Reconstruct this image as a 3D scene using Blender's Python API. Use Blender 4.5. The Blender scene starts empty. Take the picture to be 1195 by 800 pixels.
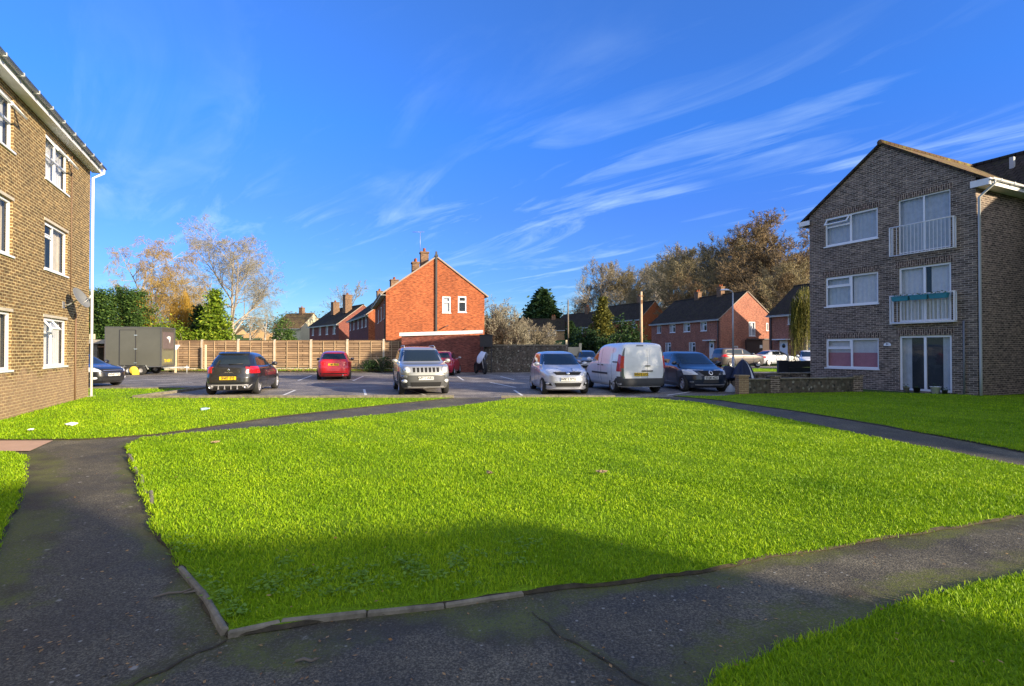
import bpy, math, random
import numpy as np
from mathutils import Vector, Matrix
R=math.radians
sc=bpy.context.scene
COL=sc.collection
F=620.0; HY=407.0; EH=1.6
def gp(px,py):
    "photo pixel -> point on level ground"
    Y=EH*F/(py-HY); return ((px-597.5)/F*Y, Y)
def at(px,Y): return (px-597.5)/F*Y
def sstep(a,b,x):
    t=np.clip((x-a)/(b-a),0,1); return t*t*(3-2*t)
def gz(x,y):
    z=0.4*sstep(48,62,y)+2.0*sstep(66,110,y)+4*sstep(100,170,y)+5*sstep(-2,60,x)*sstep(72,125,y)+14*sstep(0,120,x)*sstep(110,230,y)
    return float(z)
# ------------------------------------------------------------ materials
def nt(name):
    m=bpy.data.materials.new(name); m.use_nodes=True
    t=m.node_tree; b=t.nodes['Principled BSDF']; return m,t,b
def N(t,typ,**k):
    n=t.nodes.new(typ)
    for a,v in k.items():
        if a.startswith('i_'):
            n.inputs[a[2:].replace('_',' ')].default_value=v
        else: setattr(n,a,v)
    return n
def c4(c): return (c[0],c[1],c[2],1)
def noise(t,scale,detail=4,rough=.6,vec=None,dist=0):
    n=N(t,'ShaderNodeTexNoise'); n.inputs['Scale'].default_value=scale; n.inputs['Detail'].default_value=detail
    n.inputs['Roughness'].default_value=rough; n.inputs['Distortion'].default_value=dist
    if vec is not None: t.links.new(vec,n.inputs['Vector'])
    return n
def ramp(t,fac,stops):
    r=N(t,'ShaderNodeValToRGB'); e=r.color_ramp.elements
    while len(e)>1: e.remove(e[-1])
    e[0].position=stops[0][0]; e[0].color=stops[0][1] if len(stops[0][1])==4 else c4(stops[0][1])
    for p,c in stops[1:]:
        x=e.new(p); x.color=c if len(c)==4 else c4(c)
    t.links.new(fac,r.inputs['Fac']); return r
def mixc(t,fac,a,b,mode='MIX'):
    m=N(t,'ShaderNodeMix',data_type='RGBA',blend_type=mode)
    for k,v in ((0,fac),(6,a),(7,b)):
        if isinstance(v,(int,float)): m.inputs[k].default_value=v
        elif isinstance(v,tuple): m.inputs[k].default_value=c4(v)
        else: t.links.new(v,m.inputs[k])
    return m.outputs[2]
def objco(t): return N(t,'ShaderNodeTexCoord').outputs['Object']
def geo(t): return N(t,'ShaderNodeNewGeometry').outputs['Position']
def bump(t,b,h,s=.3,d=.01):
    u=N(t,'ShaderNodeBump'); u.inputs['Strength'].default_value=s; u.inputs['Distance'].default_value=d
    t.links.new(h,u.inputs['Height']); t.links.new(u.outputs['Normal'],b.inputs['Normal'])
def plain(name,c,rough=.6,metal=0,var=.12,sc_=3,coat=0,spec=.5,bumps=0):
    m,t,b=nt(name)
    n=noise(t,sc_,5,.65,geo(t))
    lo=tuple(x*(1-var) for x in c); hi=tuple(min(1,x*(1+var)) for x in c)
    r=ramp(t,n.outputs['Fac'],[(.3,lo),(.7,hi)])
    t.links.new(r.outputs['Color'],b.inputs['Base Color'])
    b.inputs['Roughness'].default_value=rough; b.inputs['Metallic'].default_value=metal
    b.inputs['Coat Weight'].default_value=coat; b.inputs['Coat Roughness'].default_value=.04
    b.inputs['Specular IOR Level'].default_value=spec
    if bumps:
        n2=noise(t,40,3,.6,geo(t)); bump(t,b,n2.outputs['Fac'],bumps,.01)
    return m
def brick(name,c1,c2,mortar,bw=.225,rh=.075,ms=.011,dark=None,stain=None,big=.35,bias=0,vert=False):
    m,t,b=nt(name)
    uv=N(t,'ShaderNodeUVMap').outputs['UV']
    if vert:
        mp=N(t,'ShaderNodeMapping'); mp.inputs['Rotation'].default_value=(0,0,R(90)); t.links.new(uv,mp.inputs['Vector']); uv=mp.outputs['Vector']
    k=N(t,'ShaderNodeTexBrick'); t.links.new(uv,k.inputs['Vector'])
    k.inputs['Color1'].default_value=c4(c1); k.inputs['Color2'].default_value=c4(c2); k.inputs['Mortar'].default_value=c4(mortar)
    k.inputs['Scale'].default_value=1; k.inputs['Brick Width'].default_value=bw; k.inputs['Row Height'].default_value=rh
    k.inputs['Mortar Size'].default_value=ms; k.inputs['Mortar Smooth'].default_value=.25; k.inputs['Bias'].default_value=bias
    # per brick tone from a cell-stretched noise
    mp=N(t,'ShaderNodeMapping'); mp.inputs['Scale'].default_value=(1/bw,1/rh,1); t.links.new(uv,mp.inputs['Vector'])
    w=N(t,'ShaderNodeTexNoise'); w.inputs['Scale'].default_value=.9; w.inputs['Detail'].default_value=1; t.links.new(mp.outputs['Vector'],w.inputs['Vector'])
    r=ramp(t,w.outputs['Fac'],[(.3,(.55,.55,.55)),(.5,(1,1,1)),(.72,(1.5,1.45,1.35))])
    c=mixc(t,.8,k.outputs['Color'],r.outputs['Color'],'MULTIPLY')
    g=noise(t,big,6,.65,uv)
    r2=ramp(t,g.outputs['Fac'],[(.3,(.72,.72,.74)),(.65,(1.12,1.1,1.05))])
    c=mixc(t,.9,c,r2.outputs['Color'],'MULTIPLY')
    if stain:
        sx=N(t,'ShaderNodeSeparateXYZ'); t.links.new(uv,sx.inputs[0])
        g2=noise(t,1.3,5,.7,uv)
        ad=N(t,'ShaderNodeMath',operation='MULTIPLY_ADD'); t.links.new(g2.outputs['Fac'],ad.inputs[0]); ad.inputs[1].default_value=-1.8; t.links.new(sx.outputs['Y'],ad.inputs[2])
        r3=ramp(t,ad.outputs[0],[(-.0,(.5,.5,.5)),(.22,(0,0,0))]) 
        c=mixc(t,r3.outputs['Color'],c,stain)
    t.links.new(c,b.inputs['Base Color']); b.inputs['Roughness'].default_value=.9
    b.inputs['Specular IOR Level'].default_value=.25
    inv=N(t,'ShaderNodeMath',operation='SUBTRACT'); inv.inputs[0].default_value=1; t.links.new(k.outputs['Fac'],inv.inputs[1])
    n3=noise(t,60,3,.6,uv); ad2=N(t,'ShaderNodeMath',operation='MULTIPLY_ADD'); t.links.new(n3.outputs['Fac'],ad2.inputs[0]); ad2.inputs[1].default_value=.5; t.links.new(inv.outputs[0],ad2.inputs[2])
    bump(t,b,ad2.outputs[0],.6,.008)
    return m
def tiles(name,c,moss=None,w=.27,h=.30):
    m,t,b=nt(name)
    uv=N(t,'ShaderNodeUVMap').outputs['UV']
    k=N(t,'ShaderNodeTexBrick'); t.links.new(uv,k.inputs['Vector'])
    k.inputs['Color1'].default_value=c4(c); k.inputs['Color2'].default_value=c4(tuple(x*.7 for x in c)); k.inputs['Mortar'].default_value=c4(tuple(x*.25 for x in c))
    k.inputs['Scale'].default_value=1; k.inputs['Brick Width'].default_value=w; k.inputs['Row Height'].default_value=h; k.inputs['Mortar Size'].default_value=.022; k.inputs['Mortar Smooth'].default_value=.6
    col=k.outputs['Color']
    g=noise(t,.6,6,.7,uv); r2=ramp(t,g.outputs['Fac'],[(.3,(.65,.65,.65)),(.7,(1.25,1.2,1.15))]); col=mixc(t,.9,col,r2.outputs['Color'],'MULTIPLY')
    if moss:
        g=noise(t,2.5,6,.75,uv); r=ramp(t,g.outputs['Fac'],[(.5,(0,0,0)),(.62,(1,1,1))]); col=mixc(t,r.outputs['Color'],col,moss)
    t.links.new(col,b.inputs['Base Color']); b.inputs['Roughness'].default_value=.95; b.inputs['Specular IOR Level'].default_value=.12
    inv=N(t,'ShaderNodeMath',operation='SUBTRACT'); inv.inputs[0].default_value=1; t.links.new(k.outputs['Fac'],inv.inputs[1])
    bump(t,b,inv.outputs[0],.8,.02)
    return m
M={}
M['brick_brown']=brick('brick_brown',(.21,.128,.056),(.12,.076,.038),(.47,.38,.20),stain=(.40,.27,.17),bias=-.1,ms=.012)
M['brick_dark']=brick('brick_dark',(.205,.16,.13),(.075,.058,.048),(.40,.335,.27),ms=.010)
M['brick_soldier']=brick('brick_soldier',(.14,.09,.07),(.06,.045,.04),(.42,.33,.25),ms=.012,vert=True)
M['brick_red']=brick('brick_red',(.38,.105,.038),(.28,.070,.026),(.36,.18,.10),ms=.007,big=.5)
M['brick_chim']=brick('brick_chim',(.22,.13,.08),(.14,.085,.055),(.25,.18,.12),ms=.007)
M['fence']=brick('fence',(.36,.25,.155),(.25,.165,.10),(.05,.028,.014),bw=2.4,rh=.155,ms=.018,big=1.2)
M['brick_red2']=brick('brick_red2',(.40,.15,.095),(.30,.11,.07),(.36,.26,.21),ms=.007,big=.8)
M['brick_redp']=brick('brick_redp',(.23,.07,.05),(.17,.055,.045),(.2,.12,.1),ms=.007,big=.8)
M['brick_buff']=brick('brick_buff',(.42,.27,.13),(.34,.21,.10),(.4,.3,.2),ms=.007)
M['flint']=None
def flint(name):
    m,t,b=nt(name)
    p=geo(t)
    v=N(t,'ShaderNodeTexVoronoi'); v.inputs['Scale'].default_value=9; t.links.new(p,v.inputs['Vector'])
    r=ramp(t,v.outputs['Color'],[(.2,(.035,.032,.030)),(.55,(.12,.10,.085)),(.8,(.30,.27,.23)),(.95,(.5,.47,.42))])
    d=ramp(t,v.outputs['Distance'],[(.35,(0,0,0)),(.6,(1,1,1))])
    c=mixc(t,d.outputs['Color'],r.outputs['Color'],(.13,.10,.075))
    g=noise(t,1.2,5,.7,p); r2=ramp(t,g.outputs['Fac'],[(.35,(.45,.5,.4)),(.7,(1.1,1.1,1.1))]); c=mixc(t,.9,c,r2.outputs['Color'],'MULTIPLY')
    t.links.new(c,b.inputs['Base Color']); b.inputs['Roughness'].default_value=.8
    bump(t,b,v.outputs['Distance'],-.8,.03); return m
M['flint']=flint('flint')
M['tile_dark']=tiles('tile_dark',(.055,.045,.038),(.05,.055,.02))
M['tile_black']=tiles('tile_black',(.062,.048,.038),(.05,.045,.02))
M['tile_brown']=tiles('tile_brown',(.20,.13,.075),(.22,.2,.06))
M['tile_red']=tiles('tile_red',(.26,.12,.07))
M['upvc']=plain('upvc',(.80,.81,.82),.35,var=.03)
M['upvc_grey']=plain('upvc_grey',(.42,.44,.44),.5,var=.06)
M['fascia']=plain('fascia',(.74,.74,.73),.5,var=.08)
M['pipe_brown']=plain('pipe_brown',(.20,.12,.07),.6)
M['black_plastic']=plain('black_plastic',(.02,.02,.021),.5)
M['lead']=plain('lead',(.16,.17,.18),.55)
M['concrete']=plain('concrete',(.36,.33,.27),.92,var=.35,sc_=5,bumps=.4)
M['concrete_post']=plain('concrete_post',(.50,.45,.36),.9,var=.15)
M['kerbstone']=plain('kerbstone',(.19,.168,.12),.92,var=.45,sc_=9,bumps=.5)
M['slab']=plain('slab',(.50,.32,.22),.9,var=.12,bumps=.2)
M['render_cream']=plain('render_cream',(.62,.55,.36),.9,var=.06)
M['metal_grey']=plain('metal_grey',(.35,.36,.37),.45,.6)
M['galv']=plain('galv',(.42,.44,.43),.5,.3,var=.1)
M['rust']=plain('rust',(.25,.13,.06),.85)
M['brass_white']=plain('white_paint',(.72,.71,.66),.7,var=.15,sc_=20)
M['black_iron']=plain('black_iron',(.03,.03,.032),.5)
def glassm(name,c=(.03,.04,.045),alpha=1,rough=.03,spec=.8):
    m,t,b=nt(name); b.inputs['Base Color'].default_value=c4(c); b.inputs['Roughness'].default_value=rough
    b.inputs['Specular IOR Level'].default_value=spec; b.inputs['Alpha'].default_value=alpha
    n=noise(t,.8,2,.5,geo(t)); bump(t,b,n.outputs['Fac'],.03,.02); return m
M['pane']=glassm('pane',(.07,.09,.11),.28,.03,1.0)
M['pane_dark']=glassm('pane_dark',(.02,.025,.03),1,.05,.7)
M['car_glass']=glassm('car_glass',(.015,.022,.024),1,.03,.9)
M['net']=plain('net_curtain',(.62,.68,.72),.9,var=.12,sc_=6)
M['net_cream']=plain('net_cream',(.72,.64,.50),.9,var=.15,sc_=6)
M['net_white']=plain('net_white',(.80,.82,.84),.9,var=.1,sc_=7)
M['blind_pink']=plain('blind_pink',(.62,.26,.29),.9,var=.1,sc_=6)
M['room']=plain('room_dark',(.035,.04,.045),.9)
# ground materials
def asphalt(name,c=(.06,.058,.06),moss=.45,speck=.5,edge=False):
    m,t,b=nt(name); p=geo(t)
    g=noise(t,.7,7,.7,p); r=ramp(t,g.outputs['Fac'],[(.32,tuple(x*.5 for x in c)),(.5,c),(.66,tuple(x*1.75 for x in c))])
    f=noise(t,75,2,.9,p); r2=ramp(t,f.outputs['Fac'],[(.34,(.38,.38,.38)),(.5,(.92,.92,.92)),(.66,(2.1,2.05,2.0))])
    c_=mixc(t,.95,r.outputs['Color'],r2.outputs['Color'],'MULTIPLY')
    for sc_,lo,hi in ((7,.10,.17),(19,.12,.22)):
        s=N(t,'ShaderNodeTexVoronoi'); s.inputs['Scale'].default_value=sc_; s.inputs['Randomness'].default_value=1; t.links.new(p,s.inputs['Vector'])
        sr=ramp(t,s.outputs['Distance'],[(lo,(1,1,1)),(hi,(0,0,0))]); sn=ramp(t,s.outputs['Color'],[(.74,(0,0,0)),(.80,(speck,)*3)])
        mul=mixc(t,1,sr.outputs['Color'],sn.outputs['Color'],'MULTIPLY'); c_=mixc(t,mul,c_,(.34,.33,.28))
    mo=noise(t,2.2,9,.74,p,.2); 
    if edge:
        at_=N(t,'ShaderNodeAttribute',attribute_name='tone'); ad=N(t,'ShaderNodeMath',operation='MULTIPLY_ADD'); t.links.new(at_.outputs['Fac'],ad.inputs[0]); ad.inputs[1].default_value=.40; t.links.new(mo.outputs['Fac'],ad.inputs[2]); mf_=ad.outputs[0]
    else: mf_=mo.outputs['Fac']
    mr=ramp(t,mf_,[(1-moss,(0,0,0)),(1-moss+.13,(.9,.9,.9))])
    mf=noise(t,55,4,.8,p); mfr=ramp(t,mf.outputs['Fac'],[(.38,(.1,.1,.1)),(.55,(1,1,1))])
    mm=mixc(t,1,mr.outputs['Color'],mfr.outputs['Color'],'MULTIPLY')
    mc=noise(t,1.5,4,.6,p); mcr=ramp(t,mc.outputs['Fac'],[(.4,(.050,.042,.024)),(.58,(.11,.125,.018))]); c_=mixc(t,mm,c_,mcr.outputs['Color'])
    t.links.new(c_,b.inputs['Base Color'])
    rr=ramp(t,g.outputs['Fac'],[(.35,(.6,.6,.6)),(.65,(.92,.92,.92))]); t.links.new(rr.outputs['Color'],b.inputs['Roughness'])
    b.inputs['Specular IOR Level'].default_value=.3
    bump(t,b,f.outputs['Fac'],1,.006); return m
M['asphalt']=asphalt('asphalt',(.092,.083,.058),.37,.8,True)
M['asphalt_old']=asphalt('asphalt_old',(.07,.068,.07),.30,.9)
M['tarmac']=asphalt('tarmac',(.17,.155,.14),.28,.25)
def grassbase(name,a=(.12,.22,.008),b_=(.22,.35,.010),soil=(.06,.045,.025)):
    m,t,b=nt(name); p=geo(t)
    g=noise(t,1.1,6,.7,p); r=ramp(t,g.outputs['Fac'],[(.3,a),(.7,b_)])
    f=noise(t,70,3,.7,p); r2=ramp(t,f.outputs['Fac'],[(.3,(.4,.4,.4)),(.7,(1.5,1.5,1.5))])
    c=mixc(t,.8,r.outputs['Color'],r2.outputs['Color'],'MULTIPLY')
    so=noise(t,3.2,6,.75,p); sr=ramp(t,so.outputs['Fac'],[(.62,(0,0,0)),(.74,(.8,.8,.8))]); c=mixc(t,sr.outputs['Color'],c,soil)
    t.links.new(c,b.inputs['Base Color']); b.inputs['Roughness'].default_value=.9; b.inputs['Specular IOR Level'].default_value=.1
    bump(t,b,f.outputs['Fac'],.8,.02); return m
M['turf']=grassbase('turf')
M['far_grass']=grassbase('far_grass',(.05,.085,.02),(.09,.13,.03))
M['soil']=plain('soil',(.045,.036,.018),.95,var=.5,sc_=12,bumps=.9)
def blade(name,a,b_,c):
    m,t,b=nt(name); p=geo(t)
    g=noise(t,.9,5,.7,p); f=N(t,'ShaderNodeTexWhiteNoise',noise_dimensions='3D')
    at_=N(t,'ShaderNodeAttribute',attribute_name='tone')
    r=ramp(t,at_.outputs['Fac'],[(0,a),(.55,b_),(.93,c),(1,(.30,.26,.10))])
    r2=ramp(t,g.outputs['Fac'],[(.3,(.75,.82,.8)),(.7,(1.2,1.12,1.0))])
    c_=mixc(t,.9,r.outputs['Color'],r2.outputs['Color'],'MULTIPLY')
    t.links.new(c_,b.inputs['Base Color']); b.inputs['Roughness'].default_value=.5; b.inputs['Specular IOR Level'].default_value=.16
    tr=N(t,'ShaderNodeBsdfTranslucent'); t.links.new(c_,tr.inputs['Color'])
    mx=N(t,'ShaderNodeMixShader'); mx.inputs[0].default_value=.3
    out=t.nodes['Material Output']; t.links.new(b.outputs[0],mx.inputs[1]); t.links.new(tr.outputs[0],mx.inputs[2]); t.links.new(mx.outputs[0],out.inputs['Surface'])
    return m
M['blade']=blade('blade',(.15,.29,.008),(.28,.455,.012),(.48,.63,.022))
def leafm(name,a,b_,c=None,trans=.25):
    m,t,b=nt(name); at_=N(t,'ShaderNodeAttribute',attribute_name='tone')
    st=[(0,a),(.7,b_)]+([(1,c)] if c else [])
    r=ramp(t,at_.outputs['Fac'],st); t.links.new(r.outputs['Color'],b.inputs['Base Color']); b.inputs['Roughness'].default_value=.6; b.inputs['Specular IOR Level'].default_value=.2
    tr=N(t,'ShaderNodeBsdfTranslucent'); t.links.new(r.outputs['Color'],tr.inputs['Color'])
    mx=N(t,'ShaderNodeMixShader'); mx.inputs[0].default_value=trans
    out=t.nodes['Material Output']; t.links.new(b.outputs[0],mx.inputs[1]); t.links.new(tr.outputs[0],mx.inputs[2]); t.links.new(mx.outputs[0],out.inputs['Surface'])
    return m
M['leaf_hedge']=leafm('leaf_hedge',(.025,.055,.012),(.07,.14,.03),(.16,.24,.05))
M['leaf_conifer']=leafm('leaf_conifer',(.012,.032,.012),(.035,.075,.022),(.07,.12,.03))
M['leaf_lime']=leafm('leaf_lime',(.06,.12,.01),(.20,.30,.02),(.36,.42,.04))
M['leaf_gold']=leafm('leaf_gold',(.05,.06,.015),(.16,.16,.03),(.3,.26,.05))
M['leaf_willow']=leafm('leaf_willow',(.26,.17,.03),(.46,.28,.05),(.62,.42,.07),.3)
M['leaf_weed']=leafm('leaf_weed',(.12,.24,.015),(.22,.36,.035))
M['leaf_dead']=leafm('leaf_dead',(.25,.12,.04),(.45,.28,.12))
M['bark']=plain('bark',(.15,.125,.095),.9,var=.3,sc_=3)
M['verge']=plain('verge_mortar',(.30,.24,.19),.8)
M['bark_pale']=plain('bark_pale',(.36,.31,.25),.9,var=.25,sc_=3)
def twigm(name,a,b_):
    m,t,b=nt(name); at_=N(t,'ShaderNodeAttribute',attribute_name='tone'); r=ramp(t,at_.outputs['Fac'],[(0,a),(1,b_)])
    t.links.new(r.outputs['Color'],b.inputs['Base Color']); b.inputs['Roughness'].default_value=.85; b.inputs['Specular IOR Level'].default_value=.15; return m
M['twig_grey']=twigm('twig_grey',(.17,.145,.10),(.34,.295,.21))
M['twig_pale']=twigm('twig_pale',(.17,.155,.11),(.33,.30,.22))
M['twig_gold']=twigm('twig_gold',(.18,.15,.08),(.36,.30,.17))
M['twig_brown']=twigm('twig_brown',(.13,.095,.05),(.29,.21,.12))
M['twig_orange']=twigm('twig_orange',(.20,.13,.04),(.38,.26,.07))
# ------------------------------------------------------------ mesh helper
class MB:
    def __init__(s): s.v=[]; s.f=[]; s.m=[]; s.sm=[]
    def add(s,vs,fs,mi=0,smooth=False):
        o=len(s.v); s.v+= [tuple(x) for x in vs]
        for f in fs: s.f.append(tuple(o+i for i in f)); s.m.append(mi); s.sm.append(smooth)
        return s
    def box(s,x0,x1,y0,y1,z0,z1,mi=0,T=None):
        vs=[(x,y,z) for z in (z0,z1) for y in (y0,y1) for x in (x0,x1)]
        if T is not None: vs=[tuple(T@Vector(v)) for v in vs]
        return s.add(vs,[(0,2,3,1),(4,5,7,6),(0,1,5,4),(2,6,7,3),(0,4,6,2),(1,3,7,5)],mi)
    def poly(s,pts,mi=0): return s.add(pts,[tuple(range(len(pts)))],mi)
    def tube(s,pts,rad,n=8,mi=0,cap=True,smooth=True):
        pts=[Vector(p) for p in pts]
        if not hasattr(rad,'__len__'): rad=[rad]*len(pts)
        vs=[];fs=[]; prev=None
        for i,p in enumerate(pts):
            d=(pts[min(i+1,len(pts)-1)]-pts[max(i-1,0)]).normalized()
            a=prev if prev is not None else (Vector((0,0,1)) if abs(d.z)<.9 else Vector((1,0,0)))
            u=(a-d*a.dot(d)).normalized(); w=d.cross(u); prev=u
            for k in range(n):
                t=2*math.pi*(k+.5)/n; vs.append(tuple(p+(u*math.cos(t)+w*math.sin(t))*rad[i]))
        for i in range(len(pts)-1):
            for k in range(n):
                a=i*n+k; b=i*n+(k+1)%n; fs.append((a,b,b+n,a+n))
        if cap: fs.append(tuple(range(n-1,-1,-1))); fs.append(tuple(range((len(pts)-1)*n,len(pts)*n)))
        return s.add(vs,fs,mi,smooth)
    def lathe(s,prof,n=24,axis='z',c=(0,0,0),mi=0,smooth=True):
        vs=[];fs=[]
        for r,h in prof:
            for k in range(n):
                t=2*math.pi*k/n; a,b=r*math.cos(t),r*math.sin(t)
                p={'z':(a,b,h),'y':(a,h,-b),'x':(h,a,b)}[axis]; vs.append((p[0]+c[0],p[1]+c[1],p[2]+c[2]))
        for i in range(len(prof)-1):
            for k in range(n):
                a=i*n+k; b=i*n+(k+1)%n; fs.append((a,b,b+n,a+n))
        return s.add(vs,fs,mi,smooth)
    def build(s,name,mats,parent=None,**k):
        me=bpy.data.meshes.new(name); me.from_pydata(s.v,[],s.f)
        if not isinstance(mats,(list,tuple)): mats=[mats]
        for m in mats: me.materials.append(m)
        me.polygons.foreach_set('material_index',s.m); me.polygons.foreach_set('use_smooth',s.sm)
        autouv(me); me.update()
        return link(name,me,parent,**k)
def autouv(me):
    nf=len(me.polygons)
    if nf==0: return
    uv=me.uv_layers.new(name='UVMap')
    nl=len(me.loops); vi=np.empty(nl,np.int32); me.loops.foreach_get('vertex_index',vi)
    co=np.empty(len(me.vertices)*3,np.float32); me.vertices.foreach_get('co',co); co=co.reshape(-1,3)
    nr=np.empty(nf*3,np.float32); me.polygons.foreach_get('normal',nr); nr=nr.reshape(-1,3)
    lt=np.empty(nf,np.int32); me.polygons.foreach_get('loop_total',lt)
    n=np.repeat(nr,lt,0); t=np.stack([-n[:,1],n[:,0],np.zeros(nl)],1); L=np.linalg.norm(t,axis=1)
    flat=L<.05; t[flat]=(1,0,0); L[flat]=1; t/=L[:,None]; b=np.cross(n,t); b[flat]=(0,1,0)
    p=co[vi]; uv.data.foreach_set('uv',np.stack([(p*t).sum(1),(p*b).sum(1)],1).astype(np.float32).ravel())
def link(name,data,parent=None,label=None,cat=None,group=None,kind=None,loc=None,rz=None):
    o=bpy.data.objects.new(name,data); COL.objects.link(o)
    if parent is not None: o.parent=parent
    tag(o,label,cat,group,kind)
    if loc: o.location=loc
    if rz is not None: o.rotation_euler=(0,0,rz)
    return o
def tag(o,label=None,cat=None,group=None,kind=None):
    if label: o['label']=label
    if cat: o['category']=cat
    if group: o['group']=group
    if kind: o['kind']=kind
    return o
def thing(name,label,cat,loc=(0,0,0),rz=0,group=None):
    o=link(name,None,None,label,cat,group); o.location=loc; o.rotation_euler=(0,0,rz); o.empty_display_size=.2; return o
def dup(root,loc,rz,label=None,group=None,scale=None):
    r=root.copy(); COL.objects.link(r); r.location=loc; r.rotation_euler=(0,0,rz)
    if scale: r.scale=scale
    if label: r['label']=label
    if group: r['group']=group
    for ch in list(root.children):
        c=ch.copy(); COL.objects.link(c); c.parent=r
        for g in list(ch.children):
            d=g.copy(); COL.objects.link(d); d.parent=c
    return r
def bigmesh(name,V,Fc,mat,parent=None,tone=None,**k):
    "V (n,3), Fc (m,3|4) numpy; tone per vertex"
    me=bpy.data.meshes.new(name); nv=len(V); nf=len(Fc); w=Fc.shape[1]
    me.vertices.add(nv); me.vertices.foreach_set('co',V.astype(np.float32).ravel())
    me.loops.add(nf*w); me.loops.foreach_set('vertex_index',Fc.astype(np.int32).ravel())
    me.polygons.add(nf); me.polygons.foreach_set('loop_start',np.arange(0,nf*w,w,dtype=np.int32))
    me.update(calc_edges=True)
    if tone is not None:
        a=me.attributes.new('tone','FLOAT','POINT'); a.data.foreach_set('value',tone.astype(np.float32))
    me.materials.append(mat)
    return link(name,me,parent,**k)
def text_mesh(name,s,size,mat,parent,T,ext=.002,xs=1.0):
    cu=bpy.data.curves.new(name,'FONT'); cu.body=s; cu.size=size; cu.extrude=ext; cu.align_x='CENTER'; cu.align_y='CENTER'; cu.offset=size*.035
    tmp=bpy.data.objects.new(name+'_tmp',cu); COL.objects.link(tmp)
    dg=bpy.context.evaluated_depsgraph_get(); me=bpy.data.meshes.new_from_object(tmp.evaluated_get(dg))
    bpy.data.objects.remove(tmp); bpy.data.curves.remove(cu)
    me.materials.clear(); me.materials.append(mat)
    S=Matrix.Diagonal((xs,1,1,1)); me.transform(T@S)
    return link(name,me,parent)
# ------------------------------------------------------------ camera, light, sky
cam=bpy.data.cameras.new('camera'); co=bpy.data.objects.new('camera',cam); COL.objects.link(co); sc.camera=co
cam.sensor_width=36; cam.lens=F/1195*36; cam.clip_end=3000; cam.clip_start=.05
co.location=(0,0,EH); co.rotation_euler=(R(90)+math.atan(7/F),0,0)
SUN=Vector((.83,-.56,0)).normalized(); EL=R(16)
s3=Vector((SUN.x*math.cos(EL),SUN.y*math.cos(EL),math.sin(EL)))
sl=bpy.data.lights.new('sun','SUN'); sl.energy=4.4; sl.angle=R(.55); sl.color=(1,.84,.62)
so=bpy.data.objects.new('sun',sl); COL.objects.link(so); so.rotation_euler=s3.to_track_quat('Z','Y').to_euler(); so.location=(20,-20,30)
w=bpy.data.worlds.new('World'); sc.world=w; w.use_nodes=True; t=w.node_tree
bg=t.nodes['Background']; sky=N(t,'ShaderNodeTexSky',sky_type='NISHITA'); sky.sun_disc=False
sky.sun_elevation=EL; sky.sun_rotation=math.atan2(SUN.x,SUN.y); sky.altitude=0; sky.air_density=1.0; sky.dust_density=.3; sky.ozone_density=3.0
tc=N(t,'ShaderNodeTexCoord').outputs['Generated']
hs=N(t,'ShaderNodeHueSaturation'); hs.inputs['Saturation'].default_value=1.1; hs.inputs['Value'].default_value=1.0; hs.inputs['Hue'].default_value=.505
t.links.new(sky.outputs[0],hs.inputs['Color'])
# thin cirrus: streaks on a high flat layer
sx=N(t,'ShaderNodeSeparateXYZ'); t.links.new(tc,sx.inputs[0])
zz=N(t,'ShaderNodeMath',operation='MAXIMUM'); t.links.new(sx.outputs['Z'],zz.inputs[0]); zz.inputs[1].default_value=.02
za=N(t,'ShaderNodeMath',operation='ADD'); t.links.new(zz.outputs[0],za.inputs[0]); za.inputs[1].default_value=.06
dv=N(t,'ShaderNodeVectorMath',operation='DIVIDE'); t.links.new(tc,dv.inputs[0]); cb=N(t,'ShaderNodeCombineXYZ')
for i in range(3): t.links.new(za.outputs[0],cb.inputs[i])
t.links.new(cb.outputs[0],dv.inputs[1])
mr_=N(t,'ShaderNodeMapping'); mr_.inputs['Rotation'].default_value=(0,0,R(50)); t.links.new(dv.outputs[0],mr_.inputs['Vector']); mp=N(t,'ShaderNodeMapping'); mp.inputs['Scale'].default_value=(.5,1.9,0); t.links.new(mr_.outputs[0],mp.inputs['Vector'])
n1=noise(t,1.35,7,.62,mp.outputs['Vector'],.9)
n1.inputs['Vector'].default_value=(0,0,0)
mp2=N(t,'ShaderNodeMapping'); mp2.inputs['Scale'].default_value=(.45,.45,0); mp2.inputs['Location'].default_value=(3.1,1.7,0); t.links.new(dv.outputs[0],mp2.inputs['Vector'])
n2=noise(t,1.7,4,.55,mp2.outputs['Vector'])
r1=ramp(t,n1.outputs['Fac'],[(.50,(0,0,0)),(.74,(1,1,1))]); r2=ramp(t,n2.outputs['Fac'],[(.38,(0,0,0)),(.58,(1,1,1))])
mk=mixc(t,1,r1.outputs['Color'],r2.outputs['Color'],'MULTIPLY')
# more of them low in the sky and towards +x
low=ramp(t,sx.outputs['Z'],[(.03,(.8,.8,.8)),(.12,(1,1,1)),(.30,(.8,.8,.8)),(.46,(.18,.18,.18))])
side=N(t,'ShaderNodeMapRange'); t.links.new(sx.outputs['X'],side.inputs[0]); side.inputs[1].default_value=-.7; side.inputs[2].default_value=.25; side.inputs[3].default_value=.55; side.inputs[4].default_value=1
mk=mixc(t,1,mk,low.outputs['Color'],'MULTIPLY'); mk=mixc(t,1,mk,side.outputs[0],'MULTIPLY'); mk=mixc(t,1,mk,(.6,.6,.6),'MULTIPLY')
tint=ramp(t,sx.outputs['Z'],[(0,(.27,.37,.50)),(.12,(.23,.35,.57)),(.24,(.25,.39,.76)),(.38,(.25,.50,.90)),(.55,(.36,.58,.93)),(1,(.8,.85,1))])
skyc=mixc(t,1,hs.outputs['Color'],tint.outputs['Color'],'MULTIPLY')
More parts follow.
